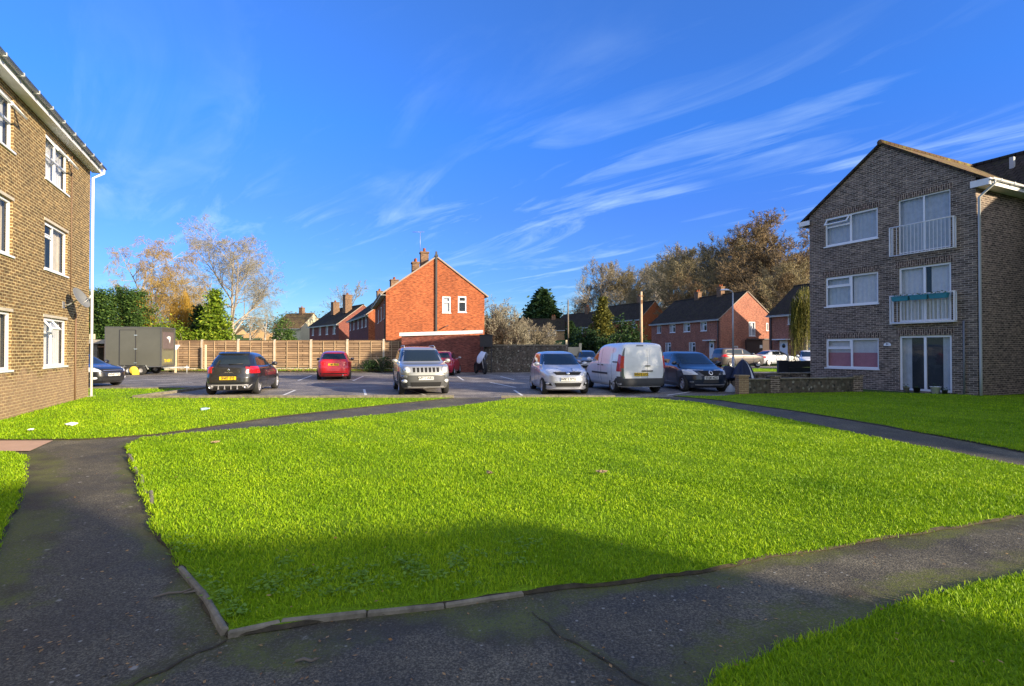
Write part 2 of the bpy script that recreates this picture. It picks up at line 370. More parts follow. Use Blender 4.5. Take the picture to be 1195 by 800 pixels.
dt=N(t,'ShaderNodeVectorMath',operation='DOT_PRODUCT'); t.links.new(tc,dt.inputs[0]); dt.inputs[1].default_value=tuple(s3)
veil=ramp(t,dt.outputs['Value'],[(.34,(0,0,0)),(1,(.7,.7,.7))])
skyc=mixc(t,veil.outputs['Color'],skyc,(4.2,4.0,3.9))
by=N(t,'ShaderNodeMath',operation='MULTIPLY'); t.links.new(sx.outputs['Y'],by.inputs[0]); by.inputs[1].default_value=-1
veil2=ramp(t,by.outputs[0],[(.0,(0,0,0)),(.7,(.42,.42,.42))]); skyc=mixc(t,veil2.outputs['Color'],skyc,(3.9,3.9,4.0))
cl=mixc(t,mk,skyc,(2.3,3.1,3.7))
t.links.new(cl,bg.inputs['Color']); bg.inputs['Strength'].default_value=.15
vs_=sc.view_settings; vs_.view_transform='Standard'; vs_.look='None'; vs_.exposure=1.22; vs_.gamma=1
try: sc.cycles.max_bounces=6; sc.cycles.transparent_max_bounces=12; sc.cycles.use_adaptive_sampling=True
except Exception: pass
# ------------------------------------------------------------ ground
rng=np.random.default_rng(7)
xs=np.concatenate([np.linspace(-600,-80,14),np.linspace(-70,110,46),np.linspace(130,600,12)])
ys=np.concatenate([np.linspace(-300,-20,8),np.linspace(0,48,5),np.linspace(50,200,51),np.linspace(220,900,12)])
V=np.array([(x,y,gz(x,y)-.02) for y in ys for x in xs]); nx=len(xs)
Fc=np.array([(j*nx+i,j*nx+i+1,(j+1)*nx+i+1,(j+1)*nx+i) for j in range(len(ys)-1) for i in range(nx-1)])
g=bigmesh('ground',V,Fc,M['far_grass'],kind='structure')
def sheet(name,pts,z,mat):
    m=MB(); m.poly([(x,y,z) for x,y in pts]); return m.build(name,mat,kind='structure')
PATHPOLY=[(-9.5,-4),(7.5,-4),(9.9,4),(9.9,8),(9.6,19.2),(-9.5,18.9),(-14.6,12.5)]
# car park and street
park=[(-40,21.4),(-12.4,21.4),(-12.2,17.45),(3.9,17.55),(7.2,18.2),(8.1,18.95),(13.0,19.9),(13.9,24.3),(17.5,34),(26,34),(40,38),(60,40),(60,58),(24,50.5),(14,47.5),(9,42),(6.5,37.6),(-7.6,36.6),(-7.6,37.5),(-26,37.5),(-40,37.5)]
sheet('car_park',park,.0,M['tarmac'])
sheet('road',[(6.5,37.6),(9,42),(13,47.3),(3.5,75),(-3,75),(4,44),(2.5,37.6)],.002,M['tarmac'])
# worn repair strips in the path
def strip(name,pts,wd,z,mat,jit=.02,seed=1,n=None):
    r=random.Random(seed); P=[Vector((x,y,0)) for x,y in pts]; out=[]
    for a,b in zip(P[:-1],P[1:]):
        k=max(2,int((b-a).length/.07))
        for i in range(k): out.append(a.lerp(b,i/k))
    out.append(P[-1]); L=[];Rr=[]
    for i,p in enumerate(out):
        d=(out[min(i+1,len(out)-1)]-out[max(i-1,0)]).normalized(); q=Vector((-d.y,d.x,0))
        off=q*r.uniform(-jit,jit); wl=wd*r.uniform(.3,1.1); wr=wd*r.uniform(.3,1.1)
        L.append(p+off+q*wl); Rr.append(p+off-q*wr)
    m=MB(); m.add([(a.x,a.y,z) for a in L]+[(a.x,a.y,z) for a in Rr],[(i+len(L),i+1+len(L),i+1,i) for i in range(len(L)-1)])
    return m.build(name,mat,kind='structure')
strip('path_joint',[gp(268,745),gp(215,768),gp(150,800),gp(40,850)],.012,.001,M['soil'],.02,3)
strip('path_joint',[gp(622,712),gp(655,740),gp(700,765),gp(765,806)],.007,.001,M['soil'],.014,4)
sheet('slab_path',[gp(-60,514.5),gp(63,514.2),gp(36,526.5),gp(-60,527)],.012,M['slab'])
# white bay lines
def line(a,b,wd=.09,name='bay_line'):
    a=Vector((*a,0)); b=Vector((*b,0)); d=(b-a).normalized(); q=Vector((-d.y,d.x,0))*wd/2
    m=MB(); m.poly([tuple((p+o)+Vector((0,0,.005))) for p,o in ((a,-q),(b,-q),(b,q),(a,q))]); m.build(name,M['brass_white'],kind='structure')
for A,B in [((326,463),(345,455)),((412,444),(424,439)),((348,444),(364,438)),((534,439),(541,443.5)),((584,439),(600,443)),((572,446),(602,452)),((600,455),(612,463)),((427,461),(425,454)),
            ((150,444),(210,441)),((185,449),(225,446)),((500,462),(478,455)),((700,447),(720,451)),((560,436.5),(575,437)),((735,449),(758,453)),((778,461),(806,457))]:
    line(gp(*A),gp(*B))
# kerb along the bays
def kerb(name,pts,w_,h,mat,label,cat,seg=.9,seed=2,top=None,tilt=0,gapc=0):
    r=random.Random(seed); i_=0
    for (x0,y0),(x1,y1) in zip(pts[:-1],pts[1:]):
        a=Vector((x0,y0,0)); b=Vector((x1,y1,0)); L=(b-a).length; n=max(1,round(L/seg)); ang=math.atan2(y1-y0,x1-x0)
        for i in range(n):
            if r.random()<gapc: continue
            p=a.lerp(b,i/n); l=L/n-.008
            m=MB(); hh=h+r.uniform(-.006,.006)
            m.add([(0,-w_/2,-.03),(l,-w_/2,-.03),(l,w_/2,-.03),(0,w_/2,-.03),(0,-w_/2,hh-.012),(l,-w_/2,hh-.012),(l,w_/2,hh-.012),(0,w_/2,hh-.012),
                   (.008,-w_/2+.012,hh),(l-.008,-w_/2+.012,hh),(l-.008,w_/2-.012,hh),(.008,w_/2-.012,hh)],
                  [(0,1,5,4),(1,2,6,5),(2,3,7,6),(3,0,4,7),(4,5,9,8),(5,6,10,9),(6,7,11,10),(7,4,8,11),(8,9,10,11)])
            o=m.build(name,mat,kind='structure'); o.location=p; o.rotation_euler=(r.uniform(-.03,.03)*(1+tilt),r.uniform(-.01,.01)*(1+tilt),ang+r.uniform(-.015,.015)*(1+tilt))
kerb('kerb',[(-12.3,17.3),(-1.9,17.4)],.16,.09,M['kerbstone'],None,None)
kerb('kerb',[(-.35,17.45),(3.4,17.5)],.16,.08,M['kerbstone'],None,None,seed=9)
kerb('kerb',[(-12.35,21.3),(-12.3,17.45)],.16,.09,M['kerbstone'],None,None,seed=4)
kerb('kerb',[(-20,21.35),(-12.4,21.35)],.16,.07,M['kerbstone'],None,None,seed=5)
front=[gp(268,741),gp(330,727),gp(430,716),gp(520,706),gp(612,692.5)]
kerb('lawn_edging',front,.030,.030,M['kerbstone'],None,None,seed=8,tilt=0,seg=1.4)
kerb('lawn_edging',[gp(264,738),gp(238,693),gp(216,662)],.038,.04,M['kerbstone'],None,None,seed=11,tilt=3,seg=.5)
kerb('lawn_edging',[gp(178,590),gp(160,548),gp(150,521)],.04,.035,M['kerbstone'],None,None,seed=12,tilt=4,gapc=.35,seg=.5)
# ------------------------------------------------------------ lawns and grass
def inside(P,poly):
    x,y=P[:,0],P[:,1]; c=np.zeros(len(P),bool); n=len(poly)
    for i in range(n):
        x0,y0=poly[i]; x1,y1=poly[(i+1)%n]
        if y0==y1: continue
        k=((y0>y)!=(y1>y)); k&= x< (x1-x0)*(y-y0)/(y1-y0)+x0; c^=k
    return c
def ragged(poly,step=.09,jit=.02,seed=0,far=12):
    r=random.Random(seed); out=[]
    for i in range(len(poly)):
        a=Vector(poly[i]); b=Vector(poly[(i+1)%len(poly)]); L=(b-a).length; mid=(a+b)/2
        st=step if mid.length<far else step*5
        n=max(1,int(L/st)); d=(b-a)/max(L,1e-6); q=Vector((d.y,-d.x)); ph=r.uniform(0,9)
        for k in range(n):
            p=a.lerp(b,k/n); j=(math.sin(k*.9+ph)*.4+math.sin(k*.31+ph*2)*.6+r.uniform(-1,1)*.7)*jit if 0<k else 0
            out.append(p+q*j)
    return out
def lawn(name,poly,z=.02,seed=0,jit=.025,lip=.03):
    P=ragged(poly,seed=seed,jit=jit); n=len(P); r=random.Random(seed)
    area=sum(P[i].x*P[(i+1)%n].y-P[(i+1)%n].x*P[i].y for i in range(n))
    sg=1 if area>0 else -1
    m=MB(); m.poly([(p.x,p.y,z) for p in (P if sg>0 else P[::-1])],0)
    out=[]
    for i in range(n):
        d=(P[(i+1)%n]-P[i-1]).normalized(); q=Vector((d.y,-d.x))*sg; out.append(P[i]+q*lip*r.uniform(.25,1.2))
    vs=[(p.x,p.y,z) for p in P]+[(p.x,p.y,.001) for p in out]
    m.add(vs,[((i,(i+1)%n,(i+1)%n+n,i+n) if sg<0 else (i,i+n,(i+1)%n+n,(i+1)%n)) for i in range(n)],1)
    m.build(name,[M['turf'],M['soil']],kind='structure'); return [(p.x,p.y) for p in P]
center=[gp(268,740),gp(240,694),gp(210,655),gp(190,625),gp(172,585),gp(160,552),gp(150,521),gp(165,512),gp(230,505.5),gp(330,497.5),gp(435,485),gp(540,473.5),gp(590,466.5),(-.2,17.0),(.2,17.35),(3.4,17.42),(4.6,17.1),(5.6,15.7),(6.1,13.2),(6.3,11),(6.6,8.8),gp(1195,546),(7.8,6.4),(7.0,5.9),gp(1195,601),gp(1100,615),gp(1000,631),gp(920,645),gp(840,661),gp(760,672),gp(690,683),gp(615,691),gp(430,714)]
upleft=[(-26,8.8),gp(-60,513),gp(95,512.6),gp(180,507.5),gp(330,486.5),gp(450,474),gp(530,466.3),(-1.9,17.1),(-2.0,17.25),(-12.25,17.15),(-12.4,21.25),(-20,21.25),(-20,19.5),(-14.1,17.75),(-9,6.8)][1:]
upleft=[gp(0,513),gp(95,512.6),gp(180,507),gp(330,485.5),gp(450,472.5),gp(530,464.5),(-1.95,17.25),(-12.45,17.15),(-12.45,21.2),(-20,21.2),(-20,19),(-14.2,17.9),(-9.5,7.9)]
left=[gp(-60,528),gp(6,528.5),gp(30,532),gp(31,545),gp(24,580),gp(4,628),gp(-45,700),(-5.5,2.2),(-7.5,-2),(-13,-2),(-13,7.7)]
rightl=[(5.3,18.2),(6.4,16.4),(7.25,13.7),(7.75,11),gp(1195,527.5),(8.7,7.0),(9.5,6.0),(60,6),(60,34),(28,34),(24,24),(13.1,19.75),(8.2,18.8),(7.2,18.15)]
rightl=[(5.45,17.95),(6.5,16.4),(7.25,13.7),(7.75,11),gp(1195,527.5),(8.8,6.9),(10,5.4),(60,5),(60,20),(30,22),(16.4,18.1),(13.0,19.7),(8.15,18.75),(7.2,18.05)]
fore=[(.1,1.4),gp(830,800),gp(880,771),gp(950,744),gp(1010,725),gp(1060,704),gp(1120,690),gp(1195,673),(5.2,4.2),(8,4.6),(12,4.4),(12,-3),(1.2,-3)]
verge=[(15.5,37),(23.5,37.5),(36,41),(37,45.3),(26,43.8),(17,43)]
lawns=[('lawn',center,1),('lawn',upleft,2),('lawn',left,3),('lawn',rightl,4),('lawn',fore,5),('verge',verge,6)]
Ps=[lawn(n_,p,seed=s_,jit=.025 if s_!=4 else .03) for n_,p,s_ in lawns]
def segdist(Q,poly):
    P=np.array(poly); D=np.full(len(Q),9.)
    for i in range(len(P)):
        a=P[i]; b=P[(i+1)%len(P)]; d=b-a; l=(d*d).sum()
        if l<1e-9: continue
        tt=np.clip(((Q-a)@d)/l,0,1); D=np.minimum(D,np.linalg.norm(Q-(a+tt[:,None]*d),axis=1))
    return D
def pathgrid():
    xs=np.arange(-9.4,9.4,.07); ys=np.arange(.6,9.5,.07); X,Y=np.meshgrid(xs,ys); Q=np.stack([X.ravel(),Y.ravel()],1)
    big=np.array([(-9.5,-4),(7.5,-4),(9.9,4),(9.9,8),(9.6,19.2),(-9.5,18.9),(-14.6,12.5)])
    D=np.full(len(Q),9.)
    simp=[[p for p in l[1]] for l in lawns[:5]]
    for poly,wd in zip(simp,(.20,.10,.40,.05,.34)): D=np.minimum(D,segdist(Q,poly)/wd)
    extra=[[gp(268,745),gp(215,768),gp(150,800)],[gp(622,712),gp(655,740),gp(700,765),gp(765,806)],[gp(640,706),gp(520,715),gp(400,735),gp(290,752)]]
    for e,wd in zip(extra,(.12,.07,.16)):
        for a,b in zip(e[:-1],e[1:]): D=np.minimum(D,segdist(Q,[a,b,a])/wd)
    blob=gp(330,760); D=np.minimum(D,np.linalg.norm((Q-np.array(blob))*[.8,1.6],axis=1)/.22); blob=gp(585,735); D=np.minimum(D,np.linalg.norm((Q-np.array(blob))*[.8,1.6],axis=1)/.22)
    m=np.exp(-D*D*.9); nx=len(xs); ny=len(ys)
    V=np.stack([Q[:,0],Q[:,1],np.full(len(Q),-.004)],1); Fc=np.array([(j*nx+i,j*nx+i+1,(j+1)*nx+i+1,(j+1)*nx+i) for j in range(ny-1) for i in range(nx-1)])
    bigmesh('path',V,Fc,M['asphalt'],tone=m,kind='structure')
    x0,x1,y0,y1=xs[0],xs[-1],ys[0],ys[-1]; M_=MB()
    for pts in ([(-14.6,-4),(9.9,-4),(9.9,y0),(-14.6,y0)],[(-14.6,y1),(9.9,y1),(9.9,19.2),(-14.6,18.9)],[(-14.6,y0),(x0,y0),(x0,y1),(-14.6,y1)],[(x1,y0),(9.9,y0),(9.9,y1),(x1,y1)]): M_.poly([(x,y,-.004) for x,y in pts])
    M_.build('path',M['asphalt'],kind='structure')
pathgrid()
fore2=lawn('verge',[(-25,36.4),(-9.5,36.3),(-7.7,36.2),(-7.7,37.4),(-25,37.4)],z=.12,seed=8)
def pn(x,y,s=1.0,o=0):
    return (np.sin(x*1.7*s+o)+np.sin(y*2.1*s+1.3*o+x*.6*s)+np.sin((x+y)*3.3*s+o*2)+np.sin((x*1.9-y*2.7)*1.7*s+o*.7)*.7)/3.7
def rim(poly,r,z,h0,seed=0):
    P=np.array(poly); Q=[];O=[]
    for i in range(len(P)):
        a=P[i]; b=P[(i+1)%len(P)]; L=np.linalg.norm(b-a); mid=(a+b)/2; D=np.linalg.norm(mid)
        if L<1e-6 or D>13 or (seed==1 and D<4.3) or mid[1]<.8 or abs(mid[0])>1.05*mid[1]+.5: continue
        n=int(L*(520 if D<6 else 240)); nr=np.array([b[1]-a[1],a[0]-b[0]])/L; tt=r.random(n)[:,None]
        Q.append(a+(b-a)*tt+nr*r.normal(0,.020,(n,1))); O.append(np.repeat(nr[None],n,0))
    return (np.concatenate(Q),np.concatenate(O)) if Q else None
def grass(poly,dens,seed,name='grass',h0=.034,ymax=60,z=.015,wk=1.0):
    r=np.random.default_rng(seed); P=np.array(poly); lo,hi=P.min(0),P.max(0)
    hi[1]=min(hi[1],ymax); lo=np.maximum(lo,(-22,-1.5)); hi=np.minimum(hi,(24,60))
    bands=[(1.2,3.2,11000),(3.2,4.5,8500),(4.5,6.5,5200),(6.5,9,2800),(9,12,1500),(12,16,850),(16,26,360),(26,60,110)]
    X=[]
    for a,b,dn in bands:
        y0,y1=max(a,lo[1]),min(b,hi[1])
        if y1<=y0: continue
        xa,xb=max(lo[0],-1.06*y1),min(hi[0],1.06*y1)
        if xb<=xa: continue
        n=int((xb-xa)*(y1-y0)*dn*dens); q=np.stack([r.uniform(xa,xb,n),r.uniform(y0,y1,n)],1)
        q=q[np.abs(q[:,0])<1.04*q[:,1]+.3]; X.append(q)
    Q=np.concatenate(X); Q=Q[inside(Q,poly)]
    rm=rim(poly,r,z,h0,seed)
    if rm is not None:
        q=rm[0]; k=(pn(q[:,0],q[:,1],5.5,seed)+r.normal(0,.3,len(q)))>-.25; Q=np.concatenate([Q,q[k]])
    # bare patches
    if seed==1:
        ed=segdist(Q,[tuple(p) for p in front]+[tuple(p) for p in front[::-1]]); e2=segdist(Q,[gp(264,738),gp(238,693),gp(216,662),gp(238,693)]); ed=np.minimum(ed,e2); k=ed>.035+.07*np.clip(pn(Q[:,0],Q[:,1],4,2)+.5,0,2)*r.uniform(.4,1,len(Q)); Q=Q[k]
    bare=pn(Q[:,0],Q[:,1],3.1,seed)+r.uniform(-.35,.35,len(Q)); Q=Q[bare>-.85]
    n=len(Q); D=np.linalg.norm(Q,axis=1)
    tall=1+.2*pn(Q[:,0],Q[:,1],.8,2)+.15*pn(Q[:,0],Q[:,1],4.5,5)
    H=h0*tall*r.uniform(.4,1.45,n); W=(.0016+.00036*D)*r.uniform(.7,1.3,n)*wk
    az=r.uniform(0,2*np.pi,n); lean=np.abs(r.normal(.0,.5,n))+.25; la=r.uniform(0,2*np.pi,n)
    b=np.stack([Q[:,0],Q[:,1],np.full(n,z)],1); s=np.stack([np.cos(az)*W,np.sin(az)*W,np.zeros(n)],1)
    up=np.stack([np.sin(lean)*np.cos(la)*H,np.sin(lean)*np.sin(la)*H,np.cos(lean)*H],1)
    mid=b+up*.55+np.stack([np.zeros(n),np.zeros(n),.12*H],1); tip=b+up
    V=np.stack([b-s,b+s,mid+s*.75,mid-s*.75,tip],1).reshape(-1,3); i=np.arange(n)[:,None]*5
    Fq=np.concatenate([i+[0,1,2],i+[0,2,3],i+[3,2,4]],0)
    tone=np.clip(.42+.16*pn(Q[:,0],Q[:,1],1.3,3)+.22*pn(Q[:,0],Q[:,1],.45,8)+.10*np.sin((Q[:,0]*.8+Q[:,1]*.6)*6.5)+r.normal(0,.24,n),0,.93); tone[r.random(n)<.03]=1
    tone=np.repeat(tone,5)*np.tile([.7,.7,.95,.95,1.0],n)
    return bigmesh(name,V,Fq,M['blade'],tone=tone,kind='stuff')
for (n_,p,s_),P in zip(lawns,Ps): grass(P,{1:1.0,2:1.0,3:1,4:.8,5:1,6:1}[s_],s_,wk=1.0)
grass(fore2,1.5,31,h0=.12,z=.11)
# broad-leaved weeds along the lawn's front edge, dead leaves and litter
def leafcloud(cent,n,size,spread,r,flat=.35,tone=(0,1),asp=.5):
    "n leaf quads about each centre -> V,F,tone"
    C=np.repeat(np.asarray(cent,float),n,0); k=len(C); p=C+r.normal(0,1,(k,3))*np.asarray(spread)
    a=r.uniform(0,2*np.pi,k); nz=r.uniform(-1,1,k); u=np.stack([np.cos(a),np.sin(a),nz*flat],1); u/=np.linalg.norm(u,axis=1)[:,None]
    w=np.cross(u,r.normal(0,1,(k,3))*[flat,flat,1]+[0,0,.4]); w/=np.linalg.norm(w,axis=1)[:,None]
    s=size*r.uniform(.5,1.35,k)[:,None]; V=np.stack([p-u*s,p-w*s*asp,p+u*s,p+w*s*asp],1).reshape(-1,3)
    Fq=np.arange(k*4).reshape(-1,4); return V,Fq,np.repeat(r.uniform(tone[0],tone[1],k),4)
r=np.random.default_rng(5); cs=[]
for k in range(130):
    q=r.random(); 
    if q<.55:
        x,y=gp(*(np.array([300,715])+r.random()*np.array([330,-52])+[0,r.uniform(-34,0)]))
    elif q<.8: x,y=gp(*(np.array([262,722])+r.random()*np.array([-75,-95])+[r.uniform(4,26),0]))
    else: x,y=gp(r.uniform(330,560),r.uniform(655,700))
    cs.append((x,y,.05))
V,Fq,tn=leafcloud(cs,9,.017,(.03,.03,.012),r,.25,asp=.6); V[:,2]=np.maximum(V[:,2],.036)
bigmesh('weeds',V,Fq,M['leaf_weed'],tone=tn,kind='stuff')
cs=[]; 
while len(cs)<330:
    px,py=r.uniform(0,1195),r.uniform(480,800); x,y=gp(px,py); q=np.array([[x,y]]); onl=any(inside(q,P)[0] for P in Ps[:5])
    if onl and r.random()<.75: continue
    cs.append((x,y,.065 if onl else .006))
V,Fq,tn=leafcloud(cs,1,.013,(0,0,.003),r,.12,asp=.5)
bigmesh('fallen_leaves',V,Fq,M['leaf_dead'],tone=tn,kind='stuff')
# ------------------------------------------------------------ building kit (building-local metres)
def wallmesh(m,p0,p1,z0,z1,ops=(),depth=.11,mi=0,mr=0,apex=None):
    "wall from p0 to p1, outside on the right; ops=(s0,s1,za,zb); apex=(s,z) gable top"
    p0=Vector((*p0,0)); p1=Vector((*p1,0)); L=(p1-p0).length; d=(p1-p0)/L; nrm=Vector((d.y,-d.x,0))
    ss=sorted({0,L,*[o[0] for o in ops],*[o[1] for o in ops]}); zs=sorted({z0,z1,*[o[2] for o in ops],*[o[3] for o in ops]})
    P=lambda s,z,o=0: tuple(p0+d*s-nrm*o+Vector((0,0,z)))
    for a,b in zip(ss[:-1],ss[1:]):
        for c,e in zip(zs[:-1],zs[1:]):
            if any(o[0]-1e-6<=a and b<=o[1]+1e-6 and o[2]-1e-6<=c and e<=o[3]+1e-6 for o in ops): continue
            m.add([P(a,c),P(b,c),P(b,e),P(a,e)],[(0,1,2,3)],mi)
    for a,b,c,e in ops:
        for q in (((a,c),(a,e)),((a,e),(b,e)),((b,e),(b,c)),((b,c),(a,c))):
            m.add([P(*q[0]),P(*q[1]),P(*q[1],depth),P(*q[0],depth)],[(0,1,2,3)],mr)
    if apex: m.add([P(0,z1),P(L,z1),P(apex[0],apex[1])],[(0,1,2)],mi)
def frameT(p0,p1,s,z,inset=.0):
    p0=Vector((*p0,0)); p1=Vector((*p1,0)); d=(p1-p0).normalized(); nrm=Vector((d.y,-d.x,0)); o=p0+d*s-nrm*inset+Vector((0,0,z))
    T=Matrix.Identity(4); T.col[0][:3]=d; T.col[1][:3]=-nrm; T.col[2][:3]=(0,0,1); T.col[3][:3]=o; return T   # x along wall, y inwards, z up
def TM(m,T):
    m.v=[tuple(T@Vector(v)) for v in m.v]; return m
def window(parent,p0,p1,s0,s1,za,zb,cols=((.55,None),(.45,.32)),fr=.055,curt=None,inset=.05,sill=True,mat=None,name='window',fold=True,openv=(),halfc=None,seed=0,paneM=None):
    """cols: (width share, top-light share or None); openv: columns whose top light hangs open"""
    w=s1-s0; h=zb-za; T=frameT(p0,p1,s0,za,inset); m=MB(); g=MB(); q=.05
    m.box(0,w,0,q,0,fr); m.box(0,w,0,q,h-fr,h); m.box(0,fr,.001,q-.001,fr,h-fr); m.box(w-fr,w,.001,q-.001,fr,h-fr)
    x=0; W=sum(c[0] for c in cols)
    for i,(sh,tl) in enumerate(cols):
        x1=x+w*sh/W
        if i<len(cols)-1: m.box(x1-fr*.55,x1+fr*.55,.002,q-.002,fr,h-fr)
        if tl:
            zt=h*(1-tl); a=x+(fr if i==0 else fr*.55); b=x1-(fr if i==len(cols)-1 else fr*.55)
            m.box(a,b,.003,q-.003,zt-fr*.5,zt+fr*.5)
            if i in openv:
                zz=h-fr; Ln=zz-zt; an=R(38); Tt=Matrix.Translation((0,0,zz))@Matrix.Rotation(-an,4,'X'); f2=.045
                for bx in ((a,b,-.03,.01,-Ln,-Ln+f2),(a,b,-.03,.01,-f2,0),(a,a+f2,-.029,.009,-Ln+f2,-f2),(b-f2,b,-.029,.009,-Ln+f2,-f2)): m.box(*bx,T=Tt)
                g.add([tuple(Tt@Vector(v)) for v in ((a+f2,-.01,-Ln+f2),(b-f2,-.01,-Ln+f2),(b-f2,-.01,-f2),(a+f2,-.01,-f2))],[(0,1,2,3)])
            else:
                f2=.03; z2,z3=zt+fr*.5,h-fr
                for bx in ((a,b,-.012,.003,z2,z2+f2),(a,b,-.012,.003,z3-f2,z3),(a,a+f2,-.011,.002,z2+f2,z3-f2),(b-f2,b,-.011,.002,z2+f2,z3-f2)): m.box(*bx)
        x=x1
    if sill: m.box(-.04,w+.04,-.09,.012,-.045,-.001)
    g.add([(fr*.7,q*.5,fr*.7),(w-fr*.7,q*.5,fr*.7),(w-fr*.7,q*.5,h-fr*.7),(fr*.7,q*.5,h-fr*.7)],[(0,1,2,3)])
    f=TM(m,T).build(name,mat or M['upvc'],parent); TM(g,T).build('pane',paneM or M['pane'],f)
    b=MB(); b.add([(-.02,.5,-.02),(w+.02,.5,-.02),(w+.02,.5,h+.02),(-.02,.5,h+.02),(-.02,.055,-.02),(w+.02,.055,-.02),(w+.02,.055,h+.02),(-.02,.055,h+.02)],[(0,1,2,3),(0,4,5,1),(1,5,6,2),(2,6,7,3),(3,7,4,0)])
    TM(b,T).build('room',M['room'],f)
    if curt:
        for (a,e,ca,ce,cm) in curt:   # shares of width, height
            c=MB(); n=max(4,int((e-a)*w/.05)); vs=[];
            r=random.Random(seed+int(a*10))
            for k in range(n+1):
                xx=w*(a+(e-a)*k/n); yy=.14+ (.018*math.sin(k*1.9+seed)+r.uniform(-.006,.006) if fold else 0); vs+=[(xx,yy,h*ca),(xx,yy,h*ce)]
            c.add(vs,[(2*k,2*k+2,2*k+3,2*k+1) for k in range(n)],0,True); TM(c,T).build('curtain',M[cm],f)
    return f
def gutter(parent,a,b,r=.06,mat='upvc_grey',name='gutter'):
    a=Vector(a);b=Vector(b); d=(b-a).normalized(); q=Vector((d.y,-d.x,0)); m=MB(); n=7; vs=[]
    for p in (a,b):
        for rr in (r,r-.008):
            for k in range(n): t=math.pi*k/(n-1); vs.append(tuple(p+q*math.cos(t)*rr-Vector((0,0,1))*math.sin(t)*rr))
    fs=[]
    for k in range(n-1):
        fs+=[(k,k+1,k+1+2*n,k+2*n),(n+k,n+k+1,3*n+k+1,3*n+k),]
    fs+=[(0,n,3*n,2*n),(n-1,2*n-1,4*n-1,3*n-1)]+[(k,k+1,n+k+1,n+k) for k in range(n-1)]+[(2*n+k,2*n+k+1,3*n+k+1,3*n+k) for k in range(n-1)]
    m.add(vs,fs,0,True); L=(b-a).length; k=.5
    while k<L:
        p=a+d*k; T=Matrix.Identity(4); T.col[0][:3]=d;T.col[1][:3]=q;T.col[2][:3]=(0,0,1);T.col[3][:3]=p
        m.box(-.02,.02,-r-.004,r+.004,-r-.01,-r+.012,T=T); m.box(-.02,.02,r-.002,r+.012,-r,.012,T=T); k+=.9
    return m.build(name,M[mat],parent)
def slab(m,a,b,c,d,th,mi=0,mu=None):
    "roof slab: top quad a,b,c,d (counter-clockwise seen from above) of thickness th downward"
    q=[Vector(x) for x in (a,b,c,d)]; n=(q[1]-q[0]).cross(q[3]-q[0]).normalized(); lo=[x-n*th for x in q]
    o=[tuple(x) for x in q+lo]; m.add(o,[(0,1,2,3)],mi); m.add(o,[(7,6,5,4),(0,4,5,1),(1,5,6,2),(2,6,7,3),(3,7,4,0)],mi if mu is None else mu)
def gable_roof(parent,x0,x1,y0,y1,ze,zr,axis,ov=.3,vg=.12,tile='tile_dark',under='fascia',fascia='fascia',ridge=True):
    "ridge along axis 'x' or 'y'; ze = wall top height, zr = wall apex height"
    S=(lambda x,y,z:(x,y,z)) if axis=='y' else (lambda x,y,z:(y,x,z))
    if axis=='x': x0,x1,y0,y1=y0,y1,x0,x1
    xm=(x0+x1)/2; sl=(zr-ze)/(xm-x0); m=MB(); th=.10; lift=th+.01
    A=(x0-ov,y0-vg,ze-ov*sl+lift);B=(xm,y0-vg,zr+lift);C=(xm,y1+vg,zr+lift);D=(x0-ov,y1+vg,ze-ov*sl+lift)
    E=(x1+ov,y0-vg,ze-ov*sl+lift);G=(x1+ov,y1+vg,ze-ov*sl+lift)
    q1=[A,B,C,D]; q2=[B,E,G,C]
    for q in (q1,q2):
        q=[S(*v) for v in q]
        if axis=='x': q=[q[0],q[3],q[2],q[1]]
        slab(m,*q,th,0,1)
    roof=m.build('roof',[M[tile],M[under]],parent)
    if ridge:
        m=MB(); m.tube([S(xm,y0-vg-.01,zr+lift-.02),S(xm,y1+vg+.01,zr+lift-.02)],.11,8); m.build('ridge_tiles',M[tile],roof)
    return roof
def chimney(parent,x,y,z0,z1,a=.5,b=.9,mat='brick_red2',pots=2):
    m=MB(); m.box(x-a/2,x+a/2,y-b/2,y+b/2,z0,z1-.12); m.box(x-a/2-.05,x+a/2+.05,y-b/2-.05,y+b/2+.05,z1-.12,z1)
    c=m.build('chimney',M['brick_chim'],parent)
    for k in range(pots):
        yy=y+(k-(pots-1)/2)*.42; m=MB(); m.lathe([(.11,z1),(.10,z1+.28),(.12,z1+.3),(.09,z1+.3),(.08,z1)],12,c=(x,yy,0)); m.build('chimney_pot',M['brick_red'],c)
    return c
def pipe(parent,pts,r=.035,mat='upvc_grey',name='downpipe'):
    m=MB(); m.tube(pts,r,10); return m.build(name,M[mat],parent)
# ------------------------------------------------------------ brown brick flats (near side), wall seen obliquely
def rzof(d): return math.atan2(-d[0],d[1])
D1=Vector((-.425,.905))
fl=thing('apartment_block','brown brick three storey flats with white framed windows, sunlit long wall and satellite dish','apartment block',(-14.1,17.7,0),rzof(D1))
